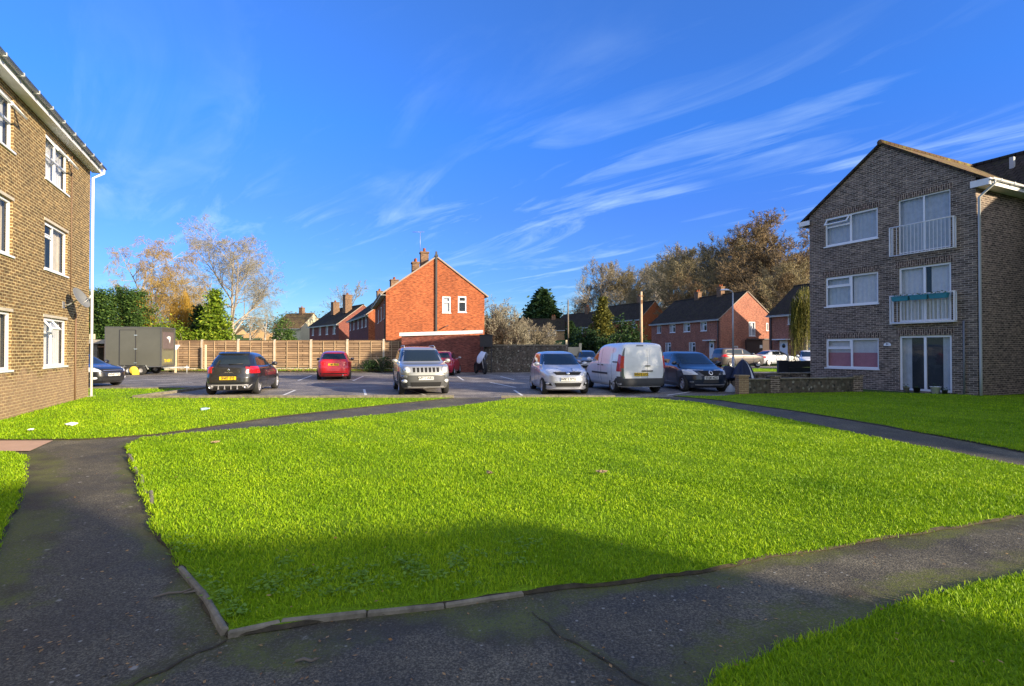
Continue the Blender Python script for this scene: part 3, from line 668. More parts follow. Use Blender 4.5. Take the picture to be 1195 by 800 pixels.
# local: y away along the wall, x to image right; wall face x=0 facing +x, from y=0 back to y=-17; building at x<0
E1=7.75; ops=[]
rows=[(1.12,2.45),(3.74,5.02),(6.15,7.38)]
cols=[(2.22,4.04),(6.03,7.85),(10.6,12.4),(14.3,16.1)]
Lw=17.0
for a,b in cols:
    for c,e in rows: ops.append((Lw-b,Lw-a,c,e))
m=MB(); wallmesh(m,(0,-Lw),(0,0),-.2,E1,ops); wallmesh(m,(0,0),(-9,0),-.2,E1,apex=(4.5,10.3)); wallmesh(m,(-9,0),(-9,-Lw),-.2,E1); wallmesh(m,(-9,-Lw),(0,-Lw),-.2,E1,apex=(4.5,10.3))
wl=m.build('wall',M['brick_brown'],fl)
for j,(a,b) in enumerate(cols):
    for i,(c,e) in enumerate(rows):
        cm=[['net_white','net_cream','net_white'],['net_cream','net_cream','net_white'],['net','net','net'],['net','net','net']][j][i]
        cu=[(0.0,.34,0,1,cm),(.72,1,0,1,cm)] if (i+j)%2 else [(.0,1,0,1,cm)]
        window(fl,(0,-Lw),(0,0),Lw-b,Lw-a,c,e,cols=((.42,.3),(.58,None)) if i<2 else ((.5,.45),(.5,.45)),curt=cu,openv=(0,1) if i==2 else ((0,) if (i,j)==(0,0) else ()),seed=i*3+j,fr=.065)
    for (c,e) in rows[:2]: m=MB(); m.box(-.005,.014,-b-.05,-a+.05,e+.004,e+.075); m.build('lintel',M['concrete_post'],fl)
gable_roof(fl,-9,0,-Lw,0,E1,10.3,'y',ov=.28,vg=.16,tile='tile_brown')
m=MB(); m.box(.0,.25,-Lw-.15,.12,E1-.19,E1-.17); m.box(.25,.275,-Lw-.15,.12,E1-.21,E1-.03); m.box(.0,.27,.12,.145,E1-.21,E1+.0); m.build('soffit',M['fascia'],fl)
gutter(fl,(.345,-Lw-.15,E1-.02),(.345,.2,E1-.02),.062)
pipe(fl,[(.345,.10,E1-.08),(.345,.10,E1-.2),(.07,.03,E1-.42),(.07,.03,.02)],.04,'upvc')
pipe(fl,[(.03,-1.5,2.7),(.03,-1.5,.02)],.022,'pipe_brown','overflow_pipe')
pipe(fl,[(.02,-1.95,7.4),(.02,-1.95,3.1)],.012,'pipe_brown','cable')
m=MB(); m.box(.0,.16,-.16,.14,-.1,.035); m.build('drain_collar',M['concrete'],fl)
# satellite dish: its own thing on the wall
dl=fl.matrix_basis if False else None
def wpt(corner,rz,p):
    c,s=math.cos(rz),math.sin(rz); return (corner[0]+p[0]*c-p[1]*s,corner[1]+p[0]*s+p[1]*c,corner[2]+p[2])
C1=(-14.1,17.7,0); RZ1=rzof(D1)
ds=thing('satellite_dish','grey satellite dish mounted on the sunlit brown brick wall beside the corner downpipe','satellite dish',wpt(C1,RZ1,(0,-2.55,3.0)),RZ1)
m=MB(); Td=Matrix.Translation((.38,0,.08))@Matrix.Rotation(R(62),4,'Y')@Matrix.Rotation(R(12),4,'X')
prof=[(.001,.0),(.1,.006),(.2,.025),(.3,.058),(.325,.062),(.326,.056),(.2,.018),(.001,-.008)]
m.lathe(prof,28); TM(m,Td).build('reflector',plain('dish_grey',(.17,.175,.17),.6),ds)
m=MB(); m.tube([(.0,0,-.12),(.12,0,-.12),(.30,0,.02),(.37,0,.07)],.02,8); m.box(0,.02,-.08,.08,-.22,-.02); m.build('bracket',M['metal_grey'],ds)
m=MB(); m.tube([(.33,0,-.2),(.62,.02,.12)],.012,6); m.build('arm',M['metal_grey'],ds)
m=MB(); m.tube([(.60,.02,.09),(.66,.02,.18)],.035,10); m.build('receiver',M['upvc_grey'],ds)
# ------------------------------------------------------------ dark brick flats
C2=(15.8,18.04,0); RZ2=rzof(D1)
fr_=thing('apartment_block','dark brick three storey flats with gabled end, patio door and two railed balconies','apartment block',C2,RZ2)
W2=6.08; E2=7.48; A2=9.62
# facade: outside faces -x: p0=(0,W2)->p1=(0,0); s measured from p0, our s' = W2-s
F0,F1=(0,W2),(0,0)
def fs(a,b): return (W2-b,W2-a)
opsf=[(*fs(3.19,5.37),.81,2.04),(*fs(3.19,5.37),3.41,4.67),(*fs(3.19,5.37),6.0,7.22),(*fs(.74,2.45),.05,2.10),(*fs(.74,2.45),2.62,4.68),(*fs(.74,2.45),5.22,7.27)]
m=MB(); wallmesh(m,F0,F1,-.2,E2,opsf,apex=(W2/2,A2)); wallmesh(m,(0,0),(13,0),-.2,E2); wallmesh(m,(13,0),(13,W2),-.2,E2,apex=(W2/2,A2)); wallmesh(m,(13,W2),(0,W2),-.2,E2)
m.build('wall',M['brick_dark'],fr_)
for k,(a,b,c,e) in enumerate(opsf):
    m=MB(); m.box(-.006,.02,W2-b-.08,W2-a+.08,e+.003,min(e+.22,E2-.005)); m.build('lintel',M['brick_soldier'],fr_)
wc=((.5,.33),(.5,None))
window(fr_,F0,F1,*opsf[0],cols=wc,curt=[(0,1,0,.52,'blind_pink'),(0,1,.52,1,'net_white')],fold=False,seed=1,fr=.07)
window(fr_,F0,F1,*opsf[1],cols=wc,curt=[(0,.5,0,1,'net'),(.5,1,0,1,'net_white')],seed=2,fr=.07)
window(fr_,F0,F1,*opsf[2],cols=wc,curt=[(0,1,0,1,'net')],openv=(0,),seed=3,fr=.07)
dc=((.5,None),(.5,None))
window(fr_,F0,F1,*opsf[3],cols=dc,name='patio_door',sill=False,curt=[(0,.2,0,1,'net'),(.8,1,0,1,'net')],fr=.075,seed=4)
window(fr_,F0,F1,*opsf[4],cols=dc,name='balcony_door',sill=False,curt=[(0,.45,0,1,'net_white'),(.6,1,0,1,'net_white'),(.0,1,0,.42,'net_cream')],fr=.07,seed=5)
window(fr_,F0,F1,*opsf[5],cols=dc,name='balcony_door',sill=False,curt=[(0,1,0,1,'net')],fr=.045,seed=6)
def balcony(z0,z1,mat,nb,slab_=False):
    m=MB(); ya,yb=.58,2.66; x=-.17
    for zz,rr in ((z1,.022),(z0,.02)):
        m.tube([(.0,ya,zz),(x,ya,zz)],rr,6); m.tube([(x,ya,zz),(x,yb,zz)],rr,6); m.tube([(x,yb,zz),(.0,yb,zz)],rr,6)
    for (xx,yy) in ((x,ya),(x,yb),(-.02,ya),(-.02,yb),(-.13,ya),(-.13,yb)): m.box(xx-.016,xx+.016,yy-.016,yy+.016,z0,z1)
    for k in range(1,nb): yy=ya+(yb-ya)*k/nb; m.box(x-.007,x+.007,yy-.007,yy+.007,z0,z1)
    m.build('balcony_railing',mat,fr_)
    if slab_: m=MB(); m.box(x-.02,0,ya-.02,yb+.02,z0-.05,z0-.022); m.build('balcony_floor',M['fascia'],fr_)
balcony(5.15,6.24,M['fascia'],17); balcony(2.60,3.62,M['upvc'],17,True)
for k in range(3):
    c=wpt(C2,RZ2,(-.29,.98+k*.62,3.40)); lab=['turquoise planter at the outer end of the first floor balcony rail','middle turquoise planter on the first floor balcony rail, between two more','turquoise planter on the first floor balcony rail nearest the gable end window'][k]
    p=thing('window_box',lab,'planter',c,RZ2,'turquoise balcony planters'); m=MB(); m.add([(-.09,-.29,.17),(.09,-.29,.17),(.09,.29,.17),(-.09,.29,.17),(-.065,-.26,0),(.065,-.26,0),(.065,.26,0),(-.065,.26,0)],[(4,5,1,0),(5,6,2,1),(6,7,3,2),(7,4,0,3),(7,6,5,4)]); m.box(-.1,.1,-.3,.3,.15,.175)
    m.build('trough',plain('turquoise',(.02,.22,.28),.5),p); rr=np.random.default_rng(k); V,Fq,tn=leafcloud([(0,y,.2) for y in (-.2,-.05,.1,.22)],16,.03,(.05,.05,.03),rr,1); bigmesh('foliage',V,Fq,M['leaf_hedge'],parent=p,tone=tn)
gable_roof(fr_,0,13,0,W2,E2,A2,'x',ov=.42,vg=.08,tile='tile_brown',under='tile_black')
zf=E2-.42*(A2-E2)/(W2/2)
m=MB(); m.box(-.12,13,-.44,-.41,zf-.10,zf+.13); m.box(-.10,13,-.41,0,zf-.08,zf-.05); m.box(-.14,-.12,-.42,.10,zf-.10,zf+.12); m.build('fascia_board',M['fascia'],fr_)
m=MB(); m.box(-.14,-.12,W2-.1,W2+.42,zf-.10,zf+.10); m.box(-.12,13,W2+.41,W2+.43,zf-.1,zf+.12); m.build('fascia_board',M['fascia'],fr_)
gutter(fr_,(-.16,-.50,zf+.10),(13,-.50,zf+.10),.065,'upvc')
pipe(fr_,[(.05,-.5,zf+.04),(.05,-.5,zf-.06),(.05,-.07,zf-.42),(.05,-.07,1.0),(.05,-.07,.02)],.042,'upvc_grey')
pipe(fr_,[(-.04,.36,2.58),(-.04,.36,.02)],.03,'lead','waste_pipe')
# house number plaque
pq=thing('number_plaque','small white arched house number plaque on the dark brick wall beside the patio door','plaque',wpt(C2,RZ2,(-.012,2.86,1.72)),RZ2)
m=MB(); vs=[(0,-.13,0),(0,.13,0)]+[(0,.13*math.cos(R(a)),.06+.07*math.sin(R(a))) for a in range(0,181,30)]
m.add(vs+[(-.012,y,z) for _,y,z in vs],[tuple(range(len(vs)-1,-1,-1)),tuple(range(len(vs),2*len(vs)))]+[(i,(i+1)%len(vs),(i+1)%len(vs)+len(vs),i+len(vs)) for i in range(len(vs))]); m.build('plate',M['upvc'],pq)
Tt=Matrix.Translation((-.014,0,.065))@Matrix(((0,0,-1,0),(-1,0,0,0),(0,1,0,0),(0,0,0,1))); text_mesh('digits','31',.10,M['black_iron'],pq,Tt)
# pots at the patio door
for k,(y,s,mt,lb) in enumerate([(2.05,.12,'concrete','small round stone pot by the foot of the white patio door'),(1.70,.13,'black_plastic','dark plastic flowerpot by the white patio door'),(1.10,.17,'upvc','white trough planter in front of the white patio door'),(.82,.10,'black_iron','small black pot at the outer edge of the white patio door')]):
    p=thing('plant_pot',lb,'plant pot',wpt(C2,RZ2,(-.30,y,.01)),RZ2); m=MB(); h=s*1.5; m.lathe([(.001,0),(s*.65,0),(s*.9,h*.95),(s,h*.95),(s,h),(s*.88,h),(s*.8,h*.8),(.001,h*.8)],16); m.build('pot',M[mt],p)
    V,Fq,tn=leafcloud([(0,0,h)],30,.03,(s*.4,s*.4,.05),np.random.default_rng(k),1); V[:,2]=np.maximum(V[:,2],h*.7); bigmesh('foliage',V,Fq,M['leaf_hedge'],parent=p,tone=tn)
# hipped wing standing behind the dark flats
def hipped(name,label,cat,corner,rz,LX,LY,ze,zr,mat,tile,ov=.4):
    b=thing(name,label,cat,corner,rz); m=MB(); q=[(0,0),(LX,0),(LX,LY),(0,LY)]
    for i in range(4): wallmesh(m,q[i],q[(i+1)%4],-.2,ze)
    m.build('wall',M[mat],b); m=MB(); h=min(LX,LY)/2
    a=[(-ov,-ov,ze),(LX+ov,-ov,ze),(LX+ov,LY+ov,ze),(-ov,LY+ov,ze)]
    if LX>=LY: r0,r1=(h,LY/2,zr),(LX-h,LY/2,zr); fs_=[(a[0],a[1],r1,r0),(a[1],a[2],r1),(a[2],a[3],r0,r1),(a[3],a[0],r0)]
    else: r0,r1=(LX/2,h,zr),(LX/2,LY-h,zr); fs_=[(a[0],a[1],r0),(a[1],a[2],r1,r0),(a[2],a[3],r1),(a[3],a[0],r0,r1)]
    for f in fs_: m.poly(f)
    m.poly([x for x in reversed(a)],1); m.build('roof',[M[tile],M['fascia']],b); return b
WX0,WX1,WS=3.6,9.68,-22.0
wg=thing('apartment_block','dark roofed flats wing with small vent pipe, joined to the gabled dark brick flats','apartment block',C2,RZ2)
m=MB(); q=[(WX0,WS),(WX1,WS),(WX1,-.02),(WX0,-.02)]
wallmesh(m,q[0],q[1],-.2,E2,apex=(3.04,A2)); wallmesh(m,q[1],(WX1,6.1),-.2,E2); 
opw=[(22+a,22+a+1.7,z,z+1.3) for a in (-20,-15,-10,-5) for z in (.9,3.5,6.0)]
opw=[(o[0],o[1],o[2],min(o[3],7.25)) for o in opw]
wallmesh(m,q[3],q[0],-.2,E2,[(22-o[1],22-o[0],o[2],o[3]) for o in opw]); m.build('wall',M['brick_dark'],wg)
for o in opw: window(wg,q[3],q[0],22-o[1],22-o[0],o[2],o[3],paneM=M['pane_dark'])
m=MB(); sl=(A2-E2)/3.04; ov=.42; zl=E2-ov*sl+.12; xm=(WX0+WX1)/2; zt=A2+.12
m.poly([(WX0-ov,WS-.15,zl),(xm,WS-.15,zt),(xm,3.04,zt),(WX0-ov,-ov,zl)][::-1]); m.poly([(xm,WS-.15,zt),(WX1+ov,WS-.15,zl),(WX1+ov,6.5,zl),(xm,6.5,zt)][::-1])
m.poly([(WX0-ov,WS-.15,zl-.1),(WX0-ov,-ov,zl-.1),(WX0,-ov,zl-.1),(WX0,WS-.15,zl-.1)][::-1],1); m.poly([(WX0-ov,WS-.15,zl-.1),(WX0-ov,WS-.15,zl),(WX0-ov,-ov,zl),(WX0-ov,-ov,zl-.1)],1)
m.build('roof',[M['tile_black'],M['fascia']],wg)
m=MB(); m.tube([(xm,WS-.2,zt),(xm,3.2,zt)],.11,8); m.build('ridge_tiles',M['tile_black'],wg)
m=MB(); m.box(-.07,.07,-.07,.07,-.3,.42); o=m.build('roof_vent',M['upvc_grey'],wg); o.location=(xm-1.1,1.2,zt-1.1*sl)
# other blocks of the estate, beside and behind the viewpoint; they cast the shade on the lawns
def block(name,label,corner,rz,LX,LY,ze,zr,axis,mat='brick_brown'):
    b=thing(name,label,'apartment block',corner,rz); m=MB(); q=[(0,0),(LX,0),(LX,LY),(0,LY)]; op={0:[],1:[],2:[],3:[]}
    wins=[]
    for i in range(4):
        L=(Vector(q[(i+1)%4])-Vector(q[i])).length; n=max(1,int(L/3.2)); o=[]
        for k in range(n):
            s=L*(k+.5)/n
            for z in (1.1,3.7,6.1):
                if z+1.25<ze: o.append((s-.8,s+.8,z,z+1.25))
        gab=(axis=='x' and i in(1,3)) or (axis=='y' and i in (0,2))
        wallmesh(m,q[i],q[(i+1)%4],-.2,ze,o,apex=(L/2,zr) if gab else None); wins.append((q[i],q[(i+1)%4],o))
    m.build('wall',M[mat],b)
    for p0,p1,o in wins:
        for k,x in enumerate(o): window(b,p0,p1,*x,paneM=M['pane_dark'])
    gable_roof(b,0,LX,0,LY,ze,zr,axis,ov=.3,tile='tile_brown'); return b
Adir=Vector((SUN.x,SUN.y)); 
def ac(a,c): return (.83*a+.56*c,-.56*a+.83*c,0)
rzA=math.atan2(-.56,.83)
# end corner at c (across-sun) = 2.0 and a lower annex out to c=4.1
block('apartment_block','brown brick flats standing behind the viewpoint with a tall gabled roof',ac(24,-14),rzA,9,16.0,7.8,10.4,'y')
an=thing('stair_annex','brick stair annex joined to the flats behind the viewpoint','annex',ac(24.0,2.02),rzA); m=MB(); m.add([(0,0,-.2),(9,0,-.2),(9,2.08,-.2),(0,2.08,-.2),(0,0,8.28),(9,0,8.28),(9,2.08,7.70),(0,2.08,7.70)],[(0,1,5,4),(1,2,6,5),(2,3,7,6),(3,0,4,7),(4,5,6,7)]); m.build('wall',M['brick_brown'],an)
block('apartment_block','brown brick flats with their eaves along the shaded lawn, beyond the path',(29.6,-8.2,0),R(5.4),9,7.0,7.5,9.6,'y')
# ------------------------------------------------------------ red brick semis
def semi(label,corner,d,D,L,eave,apex,wall,tile,ops_f=(),ops_g=(),doors=(),chim=(),base=None,name='brick_house',fascia_=True,porch=None,backw=True,curtain='net_white',detail=True):
    z0=gz(*corner) if base is None else base
    rz=rzof(d); b=thing(name,label,'house',(corner[0],corner[1],z0),rz); m=MB(); e=eave-z0; a=apex-z0
    og=[(o[0],o[1],o[2]-z0,o[3]-z0) for o in ops_g]; of=[(L-o[1],L-o[0],o[2]-z0,o[3]-z0) for o in ops_f]
    dg=[(L-o[1],L-o[0],o[2]-z0,o[3]-z0) for o in doors]
    wallmesh(m,(0,0),(D,0),-.5,e,og,apex=(D/2,a),depth=.08); wallmesh(m,(D,0),(D,L),-.5,e); wallmesh(m,(D,L),(0,L),-.5,e,apex=(D/2,a)); wallmesh(m,(0,L),(0,0),-.5,e,of+dg,depth=.08)
    m.build('wall',M[wall],b)
    for i,o in enumerate(og): window(b,(0,0),(D,0),*o,cols=ops_g[i][4] if len(ops_g[i])>4 else ((1,.35),),curt=[(0,1,0,1,curtain)] if i%2==0 and curtain else None,inset=.03,fr=.09,fold=False)
    for i,o in enumerate(of): window(b,(0,L),(0,0),*o,cols=ops_f[i][4] if len(ops_f[i])>4 else ((.5,None),(.5,.35)),curt=[(0,.5,0,1,curtain)] if curtain else None,inset=.03,fr=.09,fold=False)
    for o in dg:
        T=frameT((0,L),(0,0),o[0],o[2],.04); w_=o[1]-o[0]; h=o[3]-o[2]; m=MB(); m.box(0,w_,0,.05,0,h); dr=TM(m,T).build('door',M['upvc'],b)
        m=MB(); m.lathe([(.001,-.012),(.22,-.012),(.24,0)],20,'y',c=(w_/2,0,h*.74)); TM(m,T).build('door_glass',M['pane_dark'],dr)
        m=MB(); m.box(-.35,w_+.35,-.75,.03,h+.08,h+.2); TM(m,T).build('door_canopy',M['fascia'],b)
    gable_roof(b,0,D,0,L,e,a,'y',ov=.35,vg=.10,tile=tile,under='verge')
    m=MB(); sl=(a-e)/(D/2); zf=e-.35*sl
    m.box(-.38,-.35,-.05,L+.05,zf-.06,zf+.12); m.box(-.35,0,-.05,L+.05,zf-.04,zf-.02); m.build('fascia_board',M['fascia'],b)
    gutter(b,(-.43,-.1,zf+.10),(-.43,L+.1,zf+.10),.06,'upvc_grey') if detail else None
    for c in chim: chimney(b,c[0],c[1],a-1.2,c[2]-z0,*(c[3:] if len(c)>3 else ()))
    return b,z0
V2=((1,.35),)
# main red gable
dM=Vector((-.30,.954)).normalized()
hm,_=semi('large orange red brick gable end with two small white windows above the low garage',(-9.5,40.0),dM,7.65,15,5.95,8.72,'brick_red','tile_dark',
  ops_g=[(4.28,4.95,4.42,5.70,V2),(5.52,6.20,4.48,5.76,V2)],ops_f=[(1.5,2.7,4.0,5.2),(5,6.4,4.0,5.2),(9,10.4,4.0,5.2)],chim=[(3.1,1.6,9.35,.62,.62,'brick_red2',1),(2.9,5.6,9.15,.6,.8,'brick_red2',2)],base=0)
m=MB(); m.box(3.72,3.86,-.16,-.02,2.9,9.15); m.box(3.66,3.92,-.20,.0,8.78,8.90); m.build('soil_pipe',M['black_iron'],hm)
m=MB(); m.tube([(2.75,1.4,9.2),(2.75,1.4,10.9)],.018,6)
m.tube([(2.1,1.3,10.85),(3.1,1.5,10.95)],.014,6)
for k in range(7): m.tube([(2.2+k*.12,1.1+k*.02,10.86+k*.013),(2.2+k*.12,1.55+k*.02,10.86+k*.013)],.008,4)
m.build('aerial',M['metal_grey'],hm)
m=MB(); m.tube([(4.05,-.05,3.1),(4.7,-.3,3.45)],.03,6); m.tube([(5.9,-.05,3.1),(6.05,-.3,3.2)],.03,6); m.build('vent_pipe',M['black_iron'],hm)
m=MB(); m.box(-.10,-.0,.25,.36,0,5.6); m.build('downpipe',M['black_iron'],hm)
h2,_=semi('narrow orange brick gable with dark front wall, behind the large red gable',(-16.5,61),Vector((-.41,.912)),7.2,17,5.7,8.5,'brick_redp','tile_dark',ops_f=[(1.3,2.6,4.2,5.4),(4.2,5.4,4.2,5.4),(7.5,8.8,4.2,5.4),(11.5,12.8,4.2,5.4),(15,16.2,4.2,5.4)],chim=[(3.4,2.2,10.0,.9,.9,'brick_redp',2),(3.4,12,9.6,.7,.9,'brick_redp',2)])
m=MB(); m.poly([(0,-.012,-.3),(7.2,-.012,-.3),(7.2,-.012,5.7-.39),(3.6,-.012,8.5-.39),(0,-.012,5.7-.39)]); m.build('gable_facing',M['brick_red'],h2)
m=MB(); m.lathe([(.001,0),(.2,.02),(.32,.07)],16,'y',c=(1.1,-.4,3.6)); m.build('satellite_dish',M['upvc'],h2)
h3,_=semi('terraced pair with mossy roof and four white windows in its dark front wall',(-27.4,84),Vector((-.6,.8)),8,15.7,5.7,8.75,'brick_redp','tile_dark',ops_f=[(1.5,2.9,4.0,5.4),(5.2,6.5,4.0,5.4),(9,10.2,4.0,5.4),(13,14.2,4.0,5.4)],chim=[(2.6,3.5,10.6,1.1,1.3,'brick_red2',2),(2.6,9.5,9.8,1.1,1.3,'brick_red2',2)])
h4,_=semi('small cream rendered house with brown hipped roof between the hedge and the terraces',(-40.6,102),Vector((-.93,.37)),7,7,5.7,8.6,'render_cream','tile_brown',ops_f=[],ops_g=[],chim=[(3.5,3,9.9,.8,.8,'render_cream',1)],name='rendered_house')
# far rooftops beyond the fence
for k,(px,Y,L,zr,lab) in enumerate([(284,135,10,6.8,'distant brown roofed house with white gable window beyond the board fence'),(272,150,14,7.2,'wide distant brick house with brown roof behind a smaller gable')]):
    semi(lab,(at(px,Y),Y),Vector((-.96,.28)) if k else Vector((-.3,.95)),7,L,5.0,zr,'brick_buff','tile_brown',ops_g=[(2.6,4.2,3.2,4.4)],curtain=None,detail=False)
for k,(px,Y,L,zr,lab) in enumerate([(306,128,7,6.0,'distant low house roof nearest the dark green bush beyond the board fence')]):
    semi(lab,(at(px,Y),Y),Vector((-.3,.95)),6,L,4.2,zr,'brick_buff','tile_red',ops_g=[(2,3.6,2.8,4.0)],curtain=None,detail=False)
# right-hand street
B2=((.5,None),(.5,.35)); 
r1,z1=semi('semi detached brick house with sunlit orange gable peak, behind the street lamp',(25.5,65),Vector((-.285,.958)),8.0,15.7,5.45,8.75,'brick_red2','tile_black',
  ops_f=[(2.6,3.9,3.9,5.1,B2),(6.1,7.6,3.9,5.1,B2),(9.5,10.9,3.9,5.1,B2),(13.1,14.2,3.9,5.1,((1,None),)),(5.0,6.4,1.1,2.5,B2),(10.6,12.0,1.1,2.5,B2)],doors=[(1.2,2.2,.4,2.55)],
  ops_g=[(4.2,5.2,3.2,5.0,((.4,None),(.6,.5))),(6.85,7.2,3.9,4.9,((1,None),)),(1.9,2.6,.9,2.0,V2)],chim=[(3.9,4.9,9.9,.6,.9,'brick_red2',2),(3.9,9.8,9.7,.6,.9,'brick_red2',2)])
m=MB(); m.box(3.6,7.9,-.35,-.02,0,2.35); m.build('garage_front',plain('garage_dark',(.06,.035,.03),.8),r1)  # garage door area in one dark brown
m=MB(); m.box(3.5,8.0,-.5,-.36,2.36,2.5); m.build('garage_lintel',M['black_iron'],r1)
m=MB(); m.box(5.5,5.9,-.37,-.353,1.3,1.7); m.build('notice',M['upvc'],r1)
m=MB(); m.box(-.12,-.02,.3,.42,0,5.0); m.build('downpipe',M['black_iron'],r1)
r2,z2=semi('red brick house with arched white front door, partly hidden by the dark flats',(33.3,48.8),Vector((-.355,.935)),8.0,12,5.5,8.8,'brick_red2','tile_black',base=.35,
  ops_f=[(8.24,9.48,4.25,5.3,B2),(5.9,7.4,.9,2.5,B2),(2,3.4,4.2,5.3,B2)],doors=[(9.5,10.6,.38,2.5)],chim=[(4.2,8,10,.6,.9,'brick_red2',2)])
m=MB(); m.box(-.12,-.02,11.6,11.72,0,5.0); m.build('downpipe',M['black_iron'],r2)
r0,z0_=semi('far brick house with plain orange gable behind the wooden pole',(24.2,100),Vector((-.42,.908)),6.8,15,7.4,10.7,'brick_red','tile_black',ops_f=[(1.6,2.6,5.6,6.9,B2),(5,6,5.6,6.9,B2),(9.5,10.5,5.6,6.9,B2)],chim=[(3.6,4.8,12.2,.6,.9,'brick_red2',2)])
r9,z9_=semi('far brick house with dark roof behind the tall green conifer',(16.3,112),Vector((-.5,.866)),7,14,6.4,9.6,'brick_redp','tile_black',ops_f=[(2,3,4.6,5.9,B2),(6,7,4.6,5.9,B2),(10,11,4.6,5.9,B2),(2,3.2,2.6,3.8,B2)],chim=[(3.4,5,11,.6,.9)])
r8,z8_=semi('wide buff brick house facing the car park beyond the flint wall',(at(659,118),118),Vector((-1.0,.06)),7,11,5.9,8.4,'brick_buff','tile_dark',base=1.2,ops_f=[(2.0,3.7,4.5,5.5,B2),(7.8,9.2,4.5,5.5,B2),(2.0,3.7,1.8,2.8,B2),(7.6,9.6,1.8,2.8,B2)],chim=[(3.5,2.4,9.2,.6,.9)])
m=MB(); m.box(-1.3,-.1,5.5,10.4,1.7,1.95); m.build('porch_roof',M['fascia'],r8)
# low garage with white fascia
gx0,gx1=at(468.6,36.6),at(563,36.6)
ga=thing('garage','low brick garage with long white fascia board, shaded, in front of the red gable','garage',(gx0,36.6,0),R(0.0)); Lg=gx1-gx0
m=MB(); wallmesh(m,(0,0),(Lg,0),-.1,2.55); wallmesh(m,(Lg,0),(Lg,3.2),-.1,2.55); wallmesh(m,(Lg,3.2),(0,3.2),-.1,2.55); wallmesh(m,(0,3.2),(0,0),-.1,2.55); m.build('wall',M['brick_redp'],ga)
m=MB(); m.add([(-.12,-.14,2.48),(Lg+.05,-.14,2.66),(Lg+.05,-.10,2.66),(-.12,-.10,2.48),(-.12,-.14,2.72),(Lg+.05,-.14,2.90),(Lg+.05,-.10,2.90),(-.12,-.10,2.72)],[(0,1,5,4),(1,2,6,5),(2,3,7,6),(3,0,4,7),(4,5,6,7),(3,2,1,0)]); m.build('fascia_board',M['fascia'],ga)
m=MB(); m.poly([(-.1,-.10,2.6),(Lg,-.10,2.78),(Lg,3.3,2.86),(-.1,3.3,2.7)]); m.build('roof',M['lead'],ga)
# board fence: posts and panels belong to one fence
fe=thing('board_fence','long brown board fence with pale concrete posts behind the parked cars','fence',(-24.3,37.3,0))
x=0; k=0; FW=plain('fence_wood',(.26,.155,.085),.85,var=.3,sc_=1.5,bumps=.3); FP=plain('fence_batten',(.46,.33,.19),.85,var=.2)
while x<16.9:
    r=random.Random(k); m=MB(); m.box(x-.06,x+.06,-.06,.06,0,2.28+r.uniform(-.02,.03)); m.build('post',M['concrete_post'],fe)
    if x<16.5:
        e=min(x+2.55,16.9); m=MB(); m.box(x+.06,e-.06,-.03,.03,0,.27); m.build('gravel_board',M['concrete_post'],fe)
        m=MB(); z=.31; n=12; plainp=(k%3==2)
        for j in range(n):
            h=.155; o=.012 if j%2 else -.004
            m.add([(x+.07,-.018-o,z+j*h),(e-.07,-.018-o,z+j*h),(e-.07,-.004-o,z+(j+1)*h+.012),(x+.07,-.004-o,z+(j+1)*h+.012),(x+.07,.02,z+j*h),(e-.07,.02,z+j*h),(e-.07,.02,z+(j+1)*h),(x+.07,.02,z+(j+1)*h)],[(0,1,2,3),(1,5,6,2),(4,0,3,7),(3,2,6,7),(0,4,5,1),(5,4,7,6)])
        m.box(x+.06,e-.06,-.045,.03,2.175,2.215); pa=m.build('panel',M['fence'],fe)
        m=MB()
        for j in range(4): xx=x+.08+(e-x-.16)*j/3; m.box(xx-.022,xx+.022,-.062,-.036,.28,2.155)
        m.build('batten',FP,pa)
    x+=2.55; k+=1
# flint wall between car park and street
fw=thing('flint_wall','dark shaded flint wall closing the back of the car park','wall',(0,0,0)); wa=Vector((-1.95,35.2,0)); wb=Vector((2.6,37.3,0))
def wallbox(name,a,b,h,th,mat,parent,h1=None,z=0):
    a=Vector(a);b=Vector(b); d=(b-a).normalized(); L=(b-a).length; q=Vector((-d.y,d.x,0)); m=MB(); h1=h if h1 is None else h1
    n=max(2,int(L/.3)); r=random.Random(3); top=[];bot=[]
    vs=[];fs=[]
    for i in range(n+1):
        p=a+d*L*i/n; hh=h+(h1-h)*i/n+r.uniform(-.012,.012)
        vs+=[tuple(p-q*th/2+Vector((0,0,z))),tuple(p-q*th/2+Vector((0,0,z+hh))),tuple(p+q*th/2+Vector((0,0,z+hh))),tuple(p+q*th/2+Vector((0,0,z)))]
    for i in range(n):
        o=4*i; fs+=[(o,o+4,o+5,o+1),(o+1,o+5,o+6,o+2),(o+2,o+6,o+7,o+3)]
    fs+=[(0,1,2,3),(4*n+3,4*n+2,4*n+1,4*n)]; m.add(vs,fs); return m.build(name,mat,parent)
wallbox('masonry',(-1.95,36.4,0),(3.9,37.4,0),1.82,.3,M['flint'],fw); wallbox('coping',(-1.95,36.4,0),(3.9,37.4,0),.09,.38,M['kerbstone'],fw,z=1.82)
cw=thing('rendered_wall','short cream painted wall beyond the end of the dark flint wall','wall',(0,0,0)); wallbox('masonry',(at(660,41.5),41.5,0),(at(678,41),41,0),1.75,.2,M['render_cream'],cw); wallbox('pier',(at(676,40.8),40.8,0),(at(678.5,40.8),40.8,0),2.05,.25,M['render_cream'],cw); wallbox('pier',(at(660,41.4),41.4,0),(at(662,41.4),41.4,0),2.3,.25,M['render_cream'],cw)
